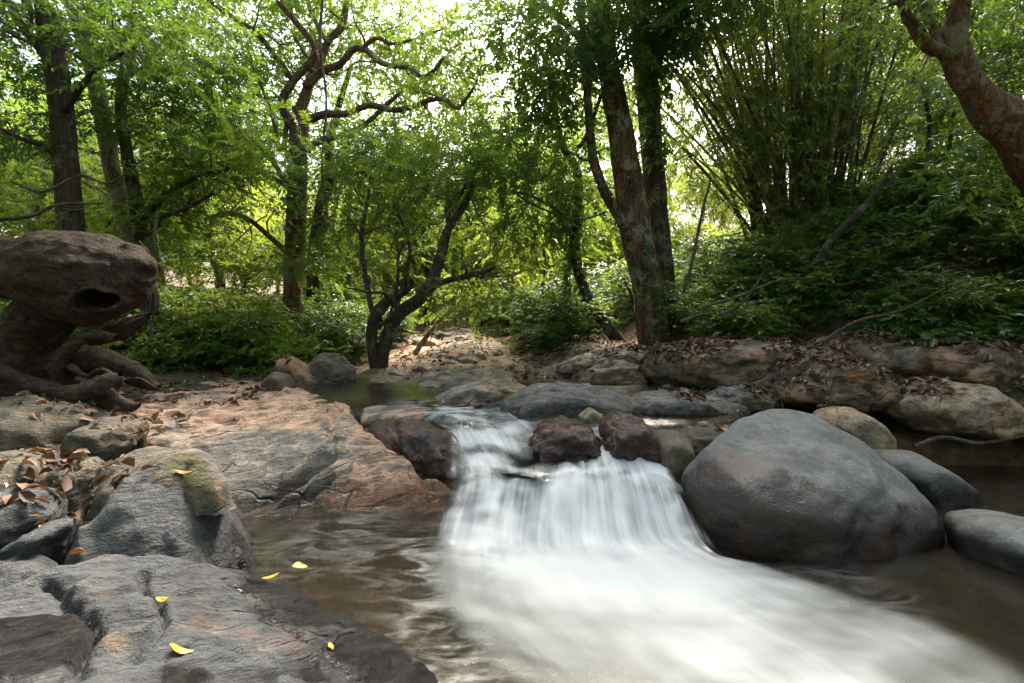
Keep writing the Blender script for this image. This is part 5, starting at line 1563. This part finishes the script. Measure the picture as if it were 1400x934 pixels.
one_leaf(228, 820, .065, -.2, M['leaf_yellow'], 'yellow green leaf lying across the top of the front slab', None, .34)
one_leaf(449, 889, .05, -.7, M['leaf_yellow'], 'small yellow leaf on the slab near the pool edge', None, .45)
one_leaf(248, 648, .08, .6, M['leaf_orange'], 'orange leaf on the mossy cap above the grey wedge', None, .35)
one_leaf(352, 826, .03, .6, M['leaf_yellow'], 'tiny yellow leaf on the rock beside the pool corner', None, .5)
one_leaf(108, 756, .06, .2, M['leaf_orange'], 'small orange leaf in the dark hollow behind the front slab', None, .4)
one_leaf(1164, 513, .12, .2, M['leaf_orange'], 'orange dead leaf on the right bank ledge', None, .6)
one_leaf(958, 582, .13, .1, M['leaf_yellow'], 'large pale yellow leaf on the low rock behind the upright brown boulder', None, .55)
one_leaf(985, 588, .16, .5, M['leaf_orange'], 'curled tan leaf beside the large pale yellow leaf', None, .45)

# ------------------------------------------------------------------ twigs, leaning stems, dead branches
def stick(name, label, pp, d, dd=None, mat='twig', cat='branch'):
    pts, rad = px_path(pp, d, dd)
    V, Fc = tube(pts, rad, 8, wob=.2, seed=int(pp[0][0]))
    b = pts[0]
    o = link(name, mesh_np(name, V - b, [Fc]), M[mat]); o.location = b
    tag(o, label, cat)
stick('dead_branch', 'broken brown branch sticking up out of the right undergrowth', [(1110, 370, 10), (1140, 325, 10), (1175, 290, 9), (1200, 262, 8), (1212, 245, 8), (1219, 229, 6)], 6.8, None, 'bark_dark')
stick('leaning_stem', 'thin bare stem leaning right between the twin trunks and the bamboo', [(935, 400, 5), (948, 350, 5), (960, 290, 4), (972, 245, 3)], 7.2, 7.4)
stick('leaning_stem', 'thin dry stem arching over the right slope', [(960, 420, 4), (1010, 405, 4), (1060, 385, 3), (1100, 380, 2)], 6.2, 5.8)
stick('exposed_root', 'pale root running down the bank below the twin trunks', [(900, 470, 8), (880, 490, 7), (860, 515, 6), (850, 535, 5)], 6.6, 6.0, 'root', 'root')
stick('exposed_root', 'pale root draped over the mossy right bank ledge', [(1000, 455, 6), (970, 470, 6), (955, 490, 5), (940, 500, 4)], 6.4, 5.3, 'root', 'root')
stick('twig', 'thin brown twig lying in the dark hollow behind the front slab', [(20, 748, 4), (50, 765, 4), (72, 788, 3)], 2.15, 2.05)

for pp, dd_, lab in [
    ([(442, -20, 4), (438, 60, 4), (446, 140, 3), (440, 230, 3), (448, 300, 2)], 8.0, 'thin vine hanging past the right side of the reddish crooked trunk'),
    ([(214, 300, 4), (205, 360, 4), (212, 410, 3), (203, 470, 3)], 5.6, 'thin vine dangling just right of the driftwood'),
    ([(20, 250, 4), (60, 262, 4), (110, 240, 3), (150, 250, 3), (200, 215, 2)], 5.2, 'thin bare twig crossing in front of the straight dark trunk'),
    ([(-10, 300, 6), (40, 296, 5), (80, 280, 4), (140, 278, 3)], 5.4, 'bare brown branch reaching in from the left edge above the driftwood'),
    ([(700, 262, 3), (740, 285, 3), (790, 300, 3), (830, 290, 2)], 7.4, 'thin vine slung between the slender curved tree and the flaking trunk'),
    ([(985, 430, 4), (1010, 418, 4), (1030, 395, 3), (1045, 370, 2)], 6.0, 'dry pale stalk leaning on the right bank shrubs, below the bamboo'),
    ([(1120, 470, 4), (1170, 440, 4), (1230, 425, 3), (1290, 395, 2)], 5.4, 'long dry stick lying over the leaves of the right bank'),
    ([(930, 440, 5), (965, 430, 4), (1000, 436, 4), (1040, 420, 3)], 6.3, 'dead twig tangle stem beside the foot of the twin trunks'),
    ([(1250, 610, 6), (1290, 598, 6), (1340, 606, 5), (1400, 596, 5)], 4.3, 'dark root hanging under the right bank above the shaded water')]:
    stick('hanging_vine' if 'vine' in lab else 'dry_stick', lab, pp, dd_, None, 'twig', 'vine' if 'vine' in lab else 'stick')
